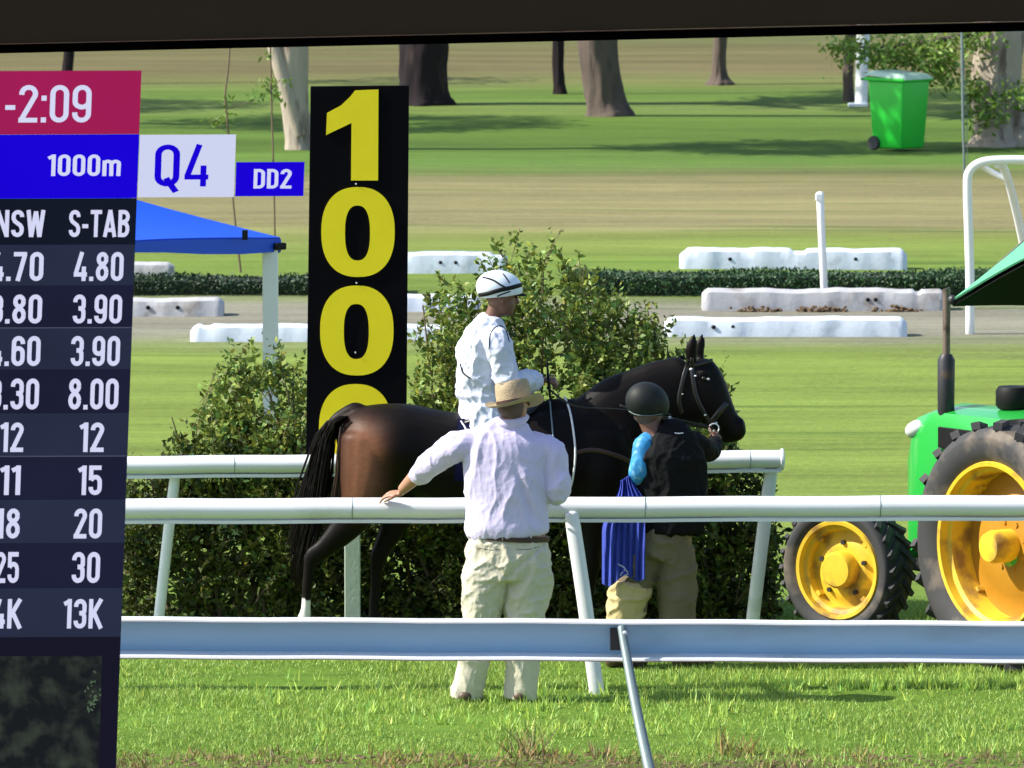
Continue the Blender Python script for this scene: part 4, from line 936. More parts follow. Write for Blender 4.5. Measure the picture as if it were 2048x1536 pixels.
for i in range(4):
    A = ccx + cdir[i] + UP * (cz + coz[i]); B = ccx + cdir[(i + 1) % 4] + UP * (cz + coz[(i + 1) % 4]); b0_ = len(vs)
    for j in range(n + 1):
        for k in range(n + 1):
            u, v = j / n, k / n; e = A.lerp(B, u) + UP * (.04 * math.sin(math.pi * u)); p_ = e.lerp(apx, v); p_.z -= .05 * math.sin(math.pi * v); vs.append(p_)
    fs += [(b0_ + j * (n + 1) + k, b0_ + (j + 1) * (n + 1) + k, b0_ + (j + 1) * (n + 1) + k + 1, b0_ + j * (n + 1) + k + 1) for j in range(n) for k in range(n)]
mb.add(vs, fs); cn = mb.build('canopy', M['tcanopy'], tc_, smooth=True)
so_ = cn.modifiers.new('thickness', 'SOLIDIFY'); so_.thickness = .012
vs2 = [v - UP * .03 for v in vs]; mb = MB(); mb.add(vs2, fs); ul = mb.build('canopy_lining', M['black'], cn, smooth=True)
for i in range(4): MB().tube([ccx + cdir[i] + UP * (cz - .02 + coz[i]), apx - UP * .05], .010, 6).build('canopy_rib', M['dark_metal'], cn)
MB().loft([ccx + UP * 1.9, apx], .02, n=10).build('canopy_mast', M['dark_metal'], cn)
MB().loft([ccx + UP * 1.95, TX(-.55, 0, 2.08)], .02, n=8).build('mast_bracket', M['dark_metal'], cn)
MB().ell(ccx + cdir[0] + UP * (cz + .01), (.03, .03, .03), 10, 8).build('rib_cap', M['dark_metal'], cn)

def wheel(center, nrm, r, w, rr, rec, m_rim, m_dish, lugs, tread_depth, hubr, bolts, label=None):
    """nrm: unit vector out of the outer face; local z = nrm"""
    z = Vector(nrm).normalized(); x = UP.cross(z).normalized(); y = z.cross(x)
    Mx = Matrix(((x.x, y.x, z.x, center.x), (x.y, y.y, z.y, center.y), (x.z, y.z, z.z, center.z), (0, 0, 0, 1)))
    h = w / 2; rt = r - tread_depth; mb = MB(); mb.xf = Mx
    mb.lathe([(rr, -h * .72), (rr + (rt - rr) * .35, -h * .98), (rr + (rt - rr) * .75, -h * 1.0), (rt * .985, -h * .86), (rt, -h * .5), (rt * 1.004, 0), (rt, h * .5), (rt * .985, h * .86), (rr + (rt - rr) * .75, h * 1.0), (rr + (rt - rr) * .7, h * 1.015), (rr + (rt - rr) * .35, h * .98), (rr + .01, h * .80), (rr, h * .72), (rr, -h * .72)], 56)
    tyre = mb.build('wheel', M['rubber'], tc_, smooth=True)
    mb = MB(); mb.xf = Mx
    mb.lathe([(rr - .002, -h * .7), (rr - .002, h * .70), (rr + .012, h * .80), (rr + .004, h * .90), (rr - .018, h * .88), (rr - .024, h * .62), (rr - .05, h * .55), (rr - .058, h * .3), (rr - .06, h - rec)], 56)
    mb.build('rim', m_rim, tyre, smooth=True)
    mb = MB(); mb.xf = Mx
    zr = h - rec
    mb.lathe([(rr - .058, zr - .012), (rr - .058, zr + .012), (rr * .72, zr + .012), (rr * .62, zr + rec * .22), (hubr * 1.35, zr + rec * .30), (hubr * 1.1, zr + rec * .28), (0.0, zr + rec * .28), (0, zr - .02)], 48)
    mb.build('wheel_disc', m_dish, tyre, smooth=True)
    mb = MB(); mb.xf = Mx
    zh = zr + rec * .25
    mb.lathe([(hubr, zh), (hubr, zh + rec * .55), (hubr * .86, zh + rec * .72), (0, zh + rec * .74)], 32)
    mb.build('hub', m_rim, tyre, smooth=True)
    for k in range(bolts):
        q = 2 * math.pi * k / bolts + .3; mb = MB(); mb.xf = Mx @ Matrix.Translation((hubr * 1.45 * math.cos(q), hubr * 1.45 * math.sin(q), zr + rec * .24)); mb.lathe([(0, -.01), (.016, -.01), (.016, .022), (0, .022)], 6)
        mb.build('wheel_nut', m_dish if bolts > 6 else M['dark_metal'], tyre)
    for k in range(4):
        q = 2 * math.pi * k / 4 + .75; c_ = Vector(((rr - .05) * math.cos(q), (rr - .05) * math.sin(q), zr + .035)); mb = MB(); mb.xf = Mx; mb.box(c_, (.05, .035, .05), Matrix.Rotation(q, 3, 'Z')); mb.build('rim_clamp', m_rim, tyre, bevel=.005)
    shared = {}
    for k in range(lugs):
        q = 2 * math.pi * k / lugs
        for sd in (-1, 1):
            if sd not in shared:
                m2 = MB(); m2.box((0, 0, 0), (tread_depth * 1.3, .05 * r / .69, h * 1.05), Matrix.Rotation(R(38) * sd, 3, 'X'), taper=(1, 1)); me = m2.mesh('tread_lug'); me.materials.append(M['rubber']); shared[sd] = me
            o = bpy.data.objects.new('tread_lug', shared[sd]); COL.objects.link(o); o.parent = tyre
            qq = q + (math.pi / lugs if sd > 0 else 0)
            loc = Matrix.Translation(-wloc(tyre)) @ Mx @ Matrix.Rotation(qq, 4, 'Z') @ Matrix.Translation((rt + tread_depth * .30, 0, sd * h * .48))
            o.matrix_local = loc
    return tyre
wheel(TX(0, .80, .74), LF, .75, .40, .50, .24, M['rim'], M['rim_dish_shade'], 22, .035, .10, 8)
wheel(TX(0, -.80, .74), -LF, .75, .40, .50, .24, M['rim'], M['rim_dish_shade'], 22, .035, .10, 8)
sa = R(38); NF = Vector((-math.sin(sa), -math.cos(sa), 0))
fwc = TX(1.71, .72, .43)
wheel(fwc, NF, .43, .28, .30, .13, M['rim'], M['rim'], 26, .02, .115, 5)
wheel(TX(1.71, -.70, .45), -NF, .45, .28, .31, .13, M['rim'], M['rim'], 26, .02, .115, 5)
MB().loft([fwc - NF * .1, TX(1.70, .56, .45)], .05, n=10).build('steering_knuckle', M['dark_metal'], tc_, smooth=True)

# ================================================================== HORSE
HY = G(1024, 1300).y; hs = PPM(HY)
def H(x, y, d=0.): return P(x, y, HY + d)
def px(v): return v / hs
horse = thing('horse', 'dark bay racehorse with a rider, facing right between the rails', 'horse', H(960, 1300))
mb = MB()
# trunk
tr_ = [(700, 880, 52, .17), (735, 878, 68, .25), (790, 888, 84, .30), (850, 905, 90, .28), (920, 925, 98, .29), (1000, 932, 102, .30), (1080, 925, 106, .28), (1150, 915, 104, .25), (1205, 905, 88, .21), (1245, 900, 62, .16)]
mb.loft([H(a, b) for a, b, c, d in tr_], [px(c) for a, b, c, d in tr_], [d for a, b, c, d in tr_], 28, sub=4, cap=.5)
# croup and withers
mb.loft([H(695, 858), H(745, 848), H(800, 842), H(860, 848)], [px(30), px(36), px(34), px(26)], [.12, .17, .17, .14], 18, sub=3)
mb.loft([H(1040, 850), H(1105, 832), H(1150, 838), H(1200, 840)], [px(26), px(34), px(40), px(40)], [.10, .075, .07, .08], 16, sub=3)
# neck
nk = [(1170, 905, 95, .19), (1215, 865, 92, .16), (1262, 834, 94, .135), (1308, 805, 82, .112), (1345, 783, 72, .095), (1380, 760, 56, .085)]
mb.loft([H(a, b) for a, b, c, d in nk], [px(c) for a, b, c, d in nk], [d for a, b, c, d in nk], 22, sub=4, cap=.6)
# head
hd = [(1385, 752, 52, .088), (1400, 774, 52, .10), (1420, 804, 46, .098), (1442, 832, 35, .078), (1458, 850, 27, .062), (1470, 861, 25, .06), (1476, 867, 21, .054)]
mb.loft([H(a, b) for a, b, c, d in hd], [px(c) for a, b, c, d in hd], [d for a, b, c, d in hd], 20, sub=4, cap=.8)
mb.ell(H(1388, 800, -.045), (px(44), .052, px(48)), 16, 12); mb.ell(H(1388, 800, .045), (px(44), .052, px(48)), 16, 12)   # jowls
mb.ell(H(1476, 850, 0), (px(16), .05, px(18)), 12, 10); mb.ell(H(1455, 878, 0), (px(15), .035, px(9)), 12, 8)           # nostrils and chin
for sd in (-1, 1):
    mb.ell(H(1408, 748, sd * .082), (px(12), .02, px(9)), 10, 8)         # brow
    mb.ell(H(1482, 850, sd * .04), (px(8), .012, px(8)), 8, 6)
    bx_ = 1384 if sd < 0 else 1400
    mb.loft([H(bx_, 725, sd * .06), H(bx_ - 2, 700, sd * .07), H(bx_ + 2, 682, sd * .075), H(bx_ + 5, 668, sd * .075)], [px(9), px(11), px(8), px(2.5)], [.022, .026, .018, .006], 12, sub=3)
# quarters and hind legs
def leg(pts, sub=4, n=16): mb.loft([H(a, b, d) for a, b, c, e, d in pts], [px(c) for a, b, c, e, d in pts], [e for a, b, c, e, d in pts], n, sub=sub, cap=.5)
leg([(745, 880, 66, .13, -.13), (738, 950, 60, .125, -.15), (722, 1010, 44, .10, -.16), (690, 1055, 31, .07, -.16), (655, 1090, 22, .05, -.16), (632, 1110, 19, .042, -.16)])
leg([(645, 1098, 17, .04, -.16), (628, 1112, 20, .042, -.16), (619, 1135, 14, .032, -.16), (614, 1180, 11, .027, -.16), (611, 1220, 11, .028, -.16), (608, 1238, 14.5, .034, -.16), (614, 1262, 11, .029, -.16), (620, 1276, 12, .034, -.16)])
leg([(770, 890, 66, .12, .13), (790, 960, 58, .12, .15), (795, 1010, 42, .09, .16), (785, 1055, 28, .065, .16), (768, 1090, 20, .045, .16), (758, 1112, 18, .042, .16), (752, 1140, 13, .03, .16), (750, 1180, 11, .027, .16), (748, 1222, 11, .028, .16), (750, 1238, 14, .034, .16), (760, 1260, 11, .029, .16), (765, 1272, 12, .034, .16)])
# shoulders and fore legs
leg([(1195, 870, 60, .09, -.13), (1205, 940, 62, .10, -.14), (1195, 1000, 40, .075, -.14), (1188, 1060, 25, .052, -.14), (1185, 1110, 18, .042, -.14), (1184, 1130, 19, .042, -.14), (1180, 1160, 13, .03, -.14), (1176, 1205, 11, .027, -.14), (1172, 1236, 14, .033, -.14), (1180, 1262, 11, .029, -.14), (1186, 1276, 12, .034, -.14)])
leg([(1200, 870, 60, .09, .13), (1225, 940, 60, .10, .14), (1240, 1000, 38, .075, .14), (1256, 1060, 24, .052, .14), (1266, 1108, 18, .042, .14), (1270, 1128, 19, .042, .14), (1272, 1160, 13, .03, .14), (1274, 1205, 11, .027, .14), (1276, 1234, 14, .033, .14), (1286, 1256, 11, .029, .14), (1292, 1268, 12, .034, .14)])
mb.ell(H(1235, 925, -.07), (px(40), .10, px(55)), 16, 12); mb.ell(H(1235, 925, .07), (px(40), .10, px(55)), 16, 12)
# tail dock
mb.loft([H(735, 836), H(714, 822), H(690, 830), H(668, 846), H(655, 880)], [px(16), px(18), px(15), px(13), px(9)], [.05, .05, .04, .035, .025], 12, sub=3)
def hdisp(p): return .004 * noise.noise(p * 6) + .006 * noise.noise(Vector((p.x * 2.4, p.y * 3, p.z * 2.4 + 4)))
hb = organic('horse_body', mb, M['horse'], horse, voxel=.013, smooth=8, disp=hdisp)
me = hb.data; w = wloc(hb); nV = len(me.vertices); cols = np.empty((nV, 4))
bay = np.array((.25, .105, .058)); blk = np.array((.0045, .0032, .003)); wht = np.array((.72, .70, .66))  # bay patch on the quarter also paints in the rump highlight
c1 = H(728, 930); s0 = H(612, 1212)
for i, v in enumerate(me.vertices):
    p_ = v.co + w
    f = math.exp(-(((p_.x - c1.x) / .11) ** 2 + ((p_.z - c1.z) / .26) ** 4)) * (.9 + .3 * noise.noise(p_ * 5))
    c = blk * (1 - f) + bay * f
    if p_.x < H(680, 1200).x and p_.z < H(612, 1192 + 4 * math.sin(p_.x * 90)).z: c = wht
    cols[i] = (*c, 1)
ca = me.color_attributes.new('coat', 'FLOAT_COLOR', 'POINT'); ca.data.foreach_set('color', cols.astype(np.float32).ravel())
HB = bvh_of(hb)
for hx, d, yb in ((622, -.16, 1300), (767, .16, 1293), (1190, -.14, 1300), (1296, .14, 1292)):
    c = H(hx, 1268, d); mb = MB(); mb.xf = Matrix.Translation((c.x, c.y, 0)); mb.lathe([(0, .005), (.072, .005), (.066, .03), (.05, .085), (.043, .10), (0, .10)], 18, 1.1, .9); mb.build('hoof', M['hoof'], horse, smooth=True)
for sd in (-1, 1): MB().ell(H(1408, 757, sd * .094), (.017, .012, .015), 12, 10).build('eye', M['eye'], horse, smooth=True)
# tail hair
def strands(name, roots, n, m, parent, fn, seg=9, r=.0045, tint=(.5, 1.6)):
    mb = MB(); tints = []
    for k in range(n):
        pts = fn(k, n); mb.tube(pts, [r] * (len(pts) - 2) + [r * .7, r * .2], 3, 1); tints += [random.uniform(*tint)] * (len(mb.v) - len(tints))
    me = mb.mesh(name, fix=False); ca = me.color_attributes.new('tint', 'FLOAT_COLOR', 'POINT')
    ca.data.foreach_set('color', np.array([[t_, t_ * .93, t_ * .87, 1] for t_ in tints], np.float32).ravel())
    o = link(name, me, m, parent, smooth=True); return o
def tailf(k, n):
    u = random.random(); jx, jy = random.gauss(0, 1), random.gauss(0, .05)
    pale = random.random() < .12
    L = random.uniform(.7, 1.08)
    path = [(690, 832), (664, 846), (650, 880), (642, 930), (632, 990), (620, 1050), (606, 1110), (596, 1160)]
    spread = [3, 5, 8, 10, 12, 13, 12, 8]
    return [H(a + jx * s_ * .8 + 2 * math.sin(i + k), 832 + (b - 832) * L, jy + .02 * math.sin(i * .8 + k)) for i, ((a, b), s_) in enumerate(zip(path, spread))]
strands('tail', None, 1200, M['tail'], horse, tailf, r=.0032)
def taili(k, n):
    u = random.random(); j_ = random.gauss(0, .03)
    return [H(700 - 6 * u, 836, -.03), H(690 - 10 * u, 856, -.07 + j_), H(688 - 14 * u, 900, -.09 + j_), H(690 - 20 * u, 950, -.09 + j_), H(690 - 30 * u, 1000, -.08 + j_), H(676 - 34 * u, 1060 + 40 * u, -.07)]
M['tail_pale'] = mat('tail_hair_brown', (.075, .052, .036), .5, spec=.25, var=.4, scale=20, attr='tint')
strands('tail_edge', None, 170, M['tail_pale'], horse, taili, tint=(.2, 1.8))
def manef(k, n):
    u = random.random(); x_ = 1165 + 205 * u; y_ = interp([(1165, 812), (1215, 783), (1262, 750), (1308, 730), (1345, 717), (1378, 706)], x_)
    return [H(x_, y_ + 6, .02), H(x_ - 1, y_ + 1, .045), H(x_ - 3 + random.gauss(0, 2), y_ + 16, .085), H(x_ - 8 + random.gauss(0, 4), y_ + 40, .12)]
strands('mane', None, 260, M['tail'], horse, manef, r=.004, tint=(.3, .8))
# tack
brid = MB()
tack = thing('saddle', 'dark racing saddle and navy saddle cloth under the rider', 'saddle', H(985, 840))
mb = MB(); mb.loft([H(925, 846, 0), H(950, 836, 0), H(1000, 836), H(1050, 826), H(1075, 812)], [px(12), px(10), px(9), px(11), px(8)], [.15, .19, .17, .14, .06], 18, sub=3, cap=.5)
organic('saddle_seat', mb, M['leather'], tack, .012, 4)
mb = MB(); n = 14; vs = []
for j in range(n + 1):
    for i in range(n + 1):
        x_ = 915 + 140 * i / n - 6 * (j / n); y_ = 838 + 120 * j / n
        dd = ray(x_, y_ + 3); h = HB.ray_cast(CAMP, dd.normalized()); q = (h[0] + h[1] * .012) if h[0] is not None else H(x_, y_, -.12)
        vs.append(q)
for v_ in list(vs): vs.append(v_ + Vector((0, .006, 0)))
N1 = (n + 1) ** 2
fs = [(j * (n + 1) + i, j * (n + 1) + i + 1, (j + 1) * (n + 1) + i + 1, (j + 1) * (n + 1) + i) for j in range(n) for i in range(n)]
fs += [tuple(k + N1 for k in f[::-1]) for f in fs]
mb.add(vs, fs); mb.build('saddle_cloth', M['jodhpur'], tack, smooth=True)
drape('cloth_edge', [(914, 826), (922, 842), (933, 862), (938, 900), (936, 950)], bvh_of(bpy.data.objects['saddle_cloth']), M['white_strap'], tack, .007, .004)
drape('girth', [(1010, 860), (1006, 930), (1000, 1000), (998, 1030)], HB, M['white_strap'], tack, .005, .004, flat=.03)
br = thing('bridle', 'black racing bridle with bright buckles on the horse head', 'bridle', H(1400, 760))
def st(name, pts, m=M['leather'], r=.005, lift=.003, flat=.013, parent=br): return drape(name, pts, HB, m, parent, r, lift, flat)
st('cheek_strap', [(1384, 716), (1385, 745), (1392, 790), (1408, 825), (1425, 850)])
st('browband', [(1380, 728), (1395, 730), (1415, 724), (1424, 722)])
st('throat_lash', [(1378, 720), (1366, 760), (1358, 800), (1364, 826)])
st('noseband', [(1452, 806), (1440, 822), (1424, 842), (1410, 852)], r=.007, flat=.018)
st('rein', [(1428, 855), (1380, 850), (1320, 835), (1240, 812)], r=.006, flat=.01, lift=.006)
for bx_, by_, r_ in ((1383, 739, .018), (1416, 758, .014), (1410, 829, .014), (1433, 845, .011), (1427, 858, .015), (1391, 752, .011), (1365, 788, .008)):
    dd = ray(bx_, by_).normalized(); h = HB.ray_cast(CAMP, dd)
    if h[0] is not None: MB().ell(h[0] + h[1] * .004, (r_ * .75, .006, r_ * .5), 10, 8).build('buckle', M['white_strap'], br, smooth=True)  # buckles coloured white to paint in their glints
q = H(1428, 857, -.09); mb = MB(); mb.xf = Matrix.Translation(q) @ Matrix.Rotation(R(90), 4, 'X')
mb.tube([Vector((.03 * math.cos(t_), .03 * math.sin(t_), 0)) for t_ in [2 * math.pi * i / 18 for i in range(19)]], .005, 6); mb.build('bit_ring', M['steel'], br, smooth=True)
lr = [(1098, 795), (1120, 790), (1136, 812), (1146, 860), (1150, 910), (1144, 960), (1134, 990)]
rn = thing('breastplate', 'pale looped strap hanging over the horse shoulder', 'strap', H(1145, 870))
drape('strap_loop', lr, HB, M['white_strap'], rn, .0065, .010)
drape('strap_branch', [(1100, 805), (1104, 850), (1108, 900)], HB, M['galv'], rn, .005, .010)
drape('breast_strap', [(1150, 905), (1190, 900), (1235, 912), (1262, 925)], HB, M['belt'], rn, .006, .006, flat=.014)

# ================================================================== PEOPLE
def hand(mb, w, palm_c, dirv, up, s=1., curl=.4):
    """palm and five fingers; dirv: wrist to knuckles, up: back of the hand"""
    d = Vector(dirv).normalized(); u = (Vector(up) - d * Vector(up).dot(d)).normalized(); sd = d.cross(u)
    c = Vector(palm_c)
    mb.loft([Vector(w), c - d * .035 * s, c + d * .01 * s, c + d * .04 * s], [.024 * s, .030 * s, .038 * s, .036 * s], [.019 * s, .016 * s, .015 * s, .012 * s], 12, ref=tuple(u), sub=2, cap=.6)
    for k, (o_, L) in enumerate(((-.030, .068), (-.010, .078), (.010, .074), (.029, .058))):
        b = c + d * .042 * s + sd * o_ * s; f1 = b + (d * math.cos(curl) - u * math.sin(curl)) * L * .5 * s; f2 = f1 + (d * math.cos(curl * 2.2) - u * math.sin(curl * 2.2)) * L * .5 * s
        mb.loft([b - d * .02 * s, b, f1, f2], [.0088 * s, .0088 * s, .008 * s, .0065 * s], None, 8, cap=.8)
    b = c - d * .01 * s - sd * .034 * s; mb.loft([b + sd * .012, b + (d * .6 - sd * .8) * .03 * s, b + (d * .95 - sd * .7) * .058 * s - u * .008], [.011 * s, .010 * s, .0075 * s], None, 8, cap=.8)
def head(mb, c, fwd, up, s=1.):
    """c: centre of skull; fwd: where the face looks"""
    f = Vector(fwd).normalized(); u = (Vector(up) - f * Vector(up).dot(f)).normalized(); r = f.cross(u)
    Rm = Matrix((r, f, u)).transposed(); c = Vector(c)
    mb.ell(c + u * .02 * s - f * .01 * s, (.075 * s, .096 * s, .092 * s), 18, 14, Rm)
    mb.ell(c - u * .045 * s + f * .022 * s, (.060 * s, .068 * s, .075 * s), 16, 12, Rm)
    mb.ell(c - u * .098 * s + f * .058 * s, (.032 * s, .026 * s, .022 * s), 12, 8, Rm)
    mb.loft([c + f * .085 * s + u * .015 * s, c + f * .100 * s - u * .015 * s, c + f * .106 * s - u * .035 * s], [.010 * s, .012 * s, .015 * s], None, 8)
    mb.ell(c - u * .066 * s + f * .086 * s, (.024 * s, .009 * s, .006 * s), 10, 6, Rm); mb.ell(c - u * .078 * s + f * .083 * s, (.021 * s, .009 * s, .006 * s), 10, 6, Rm)
    for q in (-1, 1):
        mb.ell(c + r * .073 * q * s - u * .012 * s - f * .008 * s, (.010 * s, .020 * s, .031 * s), 10, 8, Rm)
        mb.ell(c + r * .036 * q * s + u * .020 * s + f * .080 * s, (.024 * s, .010 * s, .006 * s), 10, 6, Rm)
    return f, u, r
def face_bits(c, f, u, r, parent, s=1.):
    for q in (-1, 1): MB().ell(c + r * .031 * q * s + f * .081 * s + u * .002, (.011, .009, .008), 10, 8).build('eye', M['eye'], parent, smooth=True)
def fold(amp, sc, seed=0.):
    def f(p):
        p = p + Vector((noise.noise(p * 4), noise.noise(p * 4 + Vector((7, 7, 7))), noise.noise(p * 4 + Vector((3, 9, 1))))) * .05
        v = Vector((p.x * sc[0], p.y * sc[1], p.z * sc[2])) + Vector((seed, seed, seed)); n1 = noise.noise(v); n2 = noise.noise(v * 2.3)
        return amp * ((1 - min(1, 2.6 * abs(n1))) ** 2 * 1.5 - .4) + amp * .5 * ((1 - min(1, 2.6 * abs(n2))) ** 2)
    return f

# ---------- man in the hat
MY = G(1024, 1402).y
def Q(x, y, d=0.): return P(x, y, MY + d)
ms = PPM(MY)
def mx_(v): return v / ms
man = thing('person', 'man in straw hat, pale shirt and beige trousers leaning on the rail, seen from behind', 'person', Vector((Q(1000, 1400).x, MY, 0)))
hc = Q(1028, 818, -.01); hf = Vector((.55, .85, -.06)).normalized()
b_ = MB(); head(b_, hc, hf, UP, 1.03)
b_.loft([hc + Vector((-.01, -.015, -.04)), Q(1018, 858, .01), Q(1014, 885, 0)], [.056, .058, .075], [.058, .06, .07], 14, sub=2)
torso = [(1016, 885, 66, .085), (1014, 905, 88, .115), (1014, 950, 82, .125), (1014, 1000, 76, .12), (1015, 1040, 74, .115), (1017, 1075, 74, .115), (1015, 1110, 80, .125)]
b_.loft([Q(a, b) for a, b, c, d in torso], [mx_(c) for a, b, c, d in torso], [d for a, b, c, d in torso], 20, sub=3)
Lsh, Lel, Lwr = Q(912, 892, .0), Q(850, 936, .10), Q(806, 978, .30)
Rsh, Rel, Rwr = Q(1104, 905, .0), Q(1117, 985, -.02), Q(1090, 988, .27)
b_.loft([Q(960, 890), Lsh, Lsh.lerp(Lel, .5), Lel, Lel.lerp(Lwr, .35), Lwr], [.06, .058, .052, .050, .048, .031], None, 14, sub=3)
b_.loft([Q(1060, 890), Rsh, Rsh.lerp(Rel, .5), Rel, Rel.lerp(Rwr, .35), Rwr], [.06, .058, .05, .043, .040, .026], None, 14, sub=3)
hand(b_, Lwr, Q(792, 987, .35), Vector((-.85, .35, -.12)), Vector((-.1, -.35, 1)), 1.05, .35)
hand(b_, Rwr, Q(1082, 986, .34), Vector((-.2, .9, 0)), UP, 1.0, .6)
legL = [(975, 1120, 42, .10), (970, 1180, 38, .09), (962, 1240, 31, .07), (950, 1300, 27, .06), (936, 1360, 22, .05), (932, 1392, 20, .045)]
legR = [(1058, 1120, 42, .10), (1054, 1180, 38, .09), (1048, 1240, 31, .07), (1044, 1300, 27, .06), (1042, 1360, 22, .05), (1040, 1392, 20, .045)]
for lg in (legL, legR): b_.loft([Q(a, b) for a, b, c, d in lg], [mx_(c) * .8 for a, b, c, d in lg], [d * .8 for a, b, c, d in lg], 14, sub=3)
mbody = organic('body', b_, M['skin'], man, .0055, 3)
face_bits(hc, hf, UP, hf.cross(UP), man)
# hair at the nape
mb = MB(); Rm = Matrix((hf.cross(UP), hf, UP)).transposed(); mb.ell(hc - hf * .030 + UP * .012, (.081, .082, .080), 18, 12, Rm); organic('hair', mb, M['hair'], man, .006, 2, lambda p: .0015 * noise.noise(p * 60))
# shirt
sh = MB()
tor = [(1022, 843, 33, .065), (1019, 856, 48, .08), (1016, 872, 76, .115), (1015, 895, 93, .135), (1014, 930, 88, .145), (1014, 970, 84, .15), (1015, 1010, 82, .148), (1015, 1045, 81, .15), (1017, 1062, 80, .146), (1018, 1070, 77, .140)]
sh.loft([Q(a, b) for a, b, c, d in tor], [mx_(c) for a, b, c, d in tor], [d for a, b, c, d in tor], 28, sub=3, cap=.15)
sh.loft([Q(970, 886), Lsh + Vector((.0, 0, 0)), Lsh.lerp(Lel, .5), Lel + Vector((.01, 0, 0)), Lel.lerp(Lwr, .38)], [.075, .088, .080, .070, .055], [.08, .086, .078, .070, .055], 18, sub=3, cap=.15)
sh.loft([Q(1062, 888), Rsh, Rsh.lerp(Rel, .5), Rel, Rel.lerp(Rwr, .5), Rwr], [.075, .085, .078, .070, .062, .045], None, 18, sub=3, cap=.15)
fA = fold(.0055, (4, 5, 2.4), 2.); fB = fold(.0035, (12, 9, 5), 9.)
bot = Q(1016, 1062).z
def shirtd(p):
    d = fA(p) + fB(p)
    v = p.z - bot - .02; d += .008 * math.exp(-(v / .05) ** 2) * (1 + noise.noise(Vector((p.x * 22, 1, 1))))
    # elongated drag folds from the shoulder to the small of the back
    w_ = (p.x - Q(1055, 1000).x) + .35 * (p.z - Q(1055, 1000).z)
    d -= .012 * math.exp(-(w_ / .018) ** 2) * sm(bot + .02, bot + .15, p.z) * (1 - sm(bot + .3, bot + .42, p.z))
    d += .010 * math.exp(-((w_ - .04) / .02) ** 2) * sm(bot + .02, bot + .15, p.z) * (1 - sm(bot + .3, bot + .42, p.z))
    return d
shirt = organic('shirt', sh, M['shirt'], man, .0065, 5, shirtd)
mb = MB(); mb.loft([Q(992, 840, -.03), Q(1003, 846, -.068), Q(1022, 848, -.08), Q(1042, 843, -.06), Q(1054, 832, -.005)], [.022, .026, .028, .026, .02], [.012] * 5, 10, sub=4); organic('collar', mb, M['shirt'], shirt, .006, 2)
# trousers
tr2 = MB()
hip = [(1017, 1078, 79, .143), (1016, 1100, 85, .150), (1016, 1130, 87, .15), (1015, 1155, 84, .135)]
tr2.loft([Q(a, b) for a, b, c, d in hip], [mx_(c) for a, b, c, d in hip], [d for a, b, c, d in hip], 26, sub=3, cap=.15)
tL = [(976, 1130, 46, .13), (970, 1175, 45, .12), (964, 1225, 38, .10), (956, 1280, 34, .09), (944, 1335, 31, .085), (934, 1384, 31, .08), (932, 1396, 31, .08)]
tR = [(1057, 1130, 47, .13), (1057, 1175, 46, .12), (1050, 1225, 40, .10), (1047, 1280, 37, .09), (1045, 1335, 35, .085), (1040, 1384, 34, .08), (1039, 1396, 34, .08)]
for lg in (tL, tR): tr2.loft([Q(a, b) for a, b, c, d in lg], [mx_(c) for a, b, c, d in lg], [d for a, b, c, d in lg], 20, sub=3, cap=.1)
fC = fold(.009, (6, 5, 4), 5.); fD = fold(.006, (12, 10, 12), 1.)
def trd(p):
    z0 = Q(1016, 1150).z; w_ = (p.z - z0) - .9 * abs(p.x - Q(1014, 1100).x)
    return fC(p) + fD(p) * sm(0, .5, p.z) - .010 * math.exp(-((w_) / .02) ** 2)
trou = organic('trousers', tr2, M['trousers'], man, .007, 4, trd)
mb = MB(); mb.loft([Q(1017.5, 1069), Q(1017, 1078)], [mx_(82)] * 2, [.152] * 2, 30, cap=0); bl = mb.build('belt', M['belt'], man, smooth=True)
TB = bvh_of(trou)
for lx_ in (1006, 960, 1062): MB().box(Q(lx_, 1073, -.145 - (0 if lx_ == 1006 else -.03)), (.010, .01, .045)).build('belt_loop', M['trousers'], trou)
drape('pocket_seam', [(955, 1095), (980, 1100), (998, 1098)], TB, M['belt'], trou, .0015, .0005)
drape('pocket_seam', [(1032, 1098), (1055, 1099), (1078, 1093)], TB, M['belt'], trou, .0015, .0005)
for sx in (930, 1040):
    mb = MB(); q = Q(sx, 1400); mb.loft([Vector((q.x, MY - .07, .035)), Vector((q.x, MY + .02, .04)), Vector((q.x + .01, MY + .17, .03))], [.04, .046, .036], [.03, .035, .022], 14, ref=(0, 0, 1), sub=2); mb.build('shoe', M['shoe'], man, smooth=True)
# straw hat
mb = MB(); hm = Matrix.Translation(hc + Vector((.005, -.01, .03))) @ Matrix.Rotation(R(-9), 4, 'Y') @ Matrix.Rotation(R(-7), 4, 'X') @ Matrix.Rotation(math.atan2(-hf.x, hf.y), 4, 'Z')
mb.xf = hm
prof = [(.085, -.006), (.12, -.010), (.150, -.010), (.168, -.002), (.170, .003), (.150, -.003), (.12, -.003), (.102, .002), (.103, .03), (.102, .08), (.098, .118), (.088, .136), (.06, .134), (.03, .120), (0, .116), ]
mb.lathe(prof, 40, .95, 1.12); hat = mb.build('hat', M['straw'], man, smooth=True)
for v in hat.data.vertices:      # snap the brim up on both sides, pinch the crown
    l = hm.inverted() @ (v.co + wloc(hat)); 
    if l.z < .02: l.z += .034 * (abs(l.x) / .16) ** 2.4 - .02 * max(0, l.y / .18)
    if l.z > .09: l.z -= .022 * math.exp(-(l.x / .03) ** 2); 
    v.co = hm @ l - wloc(hat)
mb = MB(); mb.xf = hm; mb.lathe([(.1035, .004), (.1055, .004), (.1055, .026), (.1035, .026)], 40, .95, 1.12); mb.build('hat_band', M['belt'], hat, smooth=True)

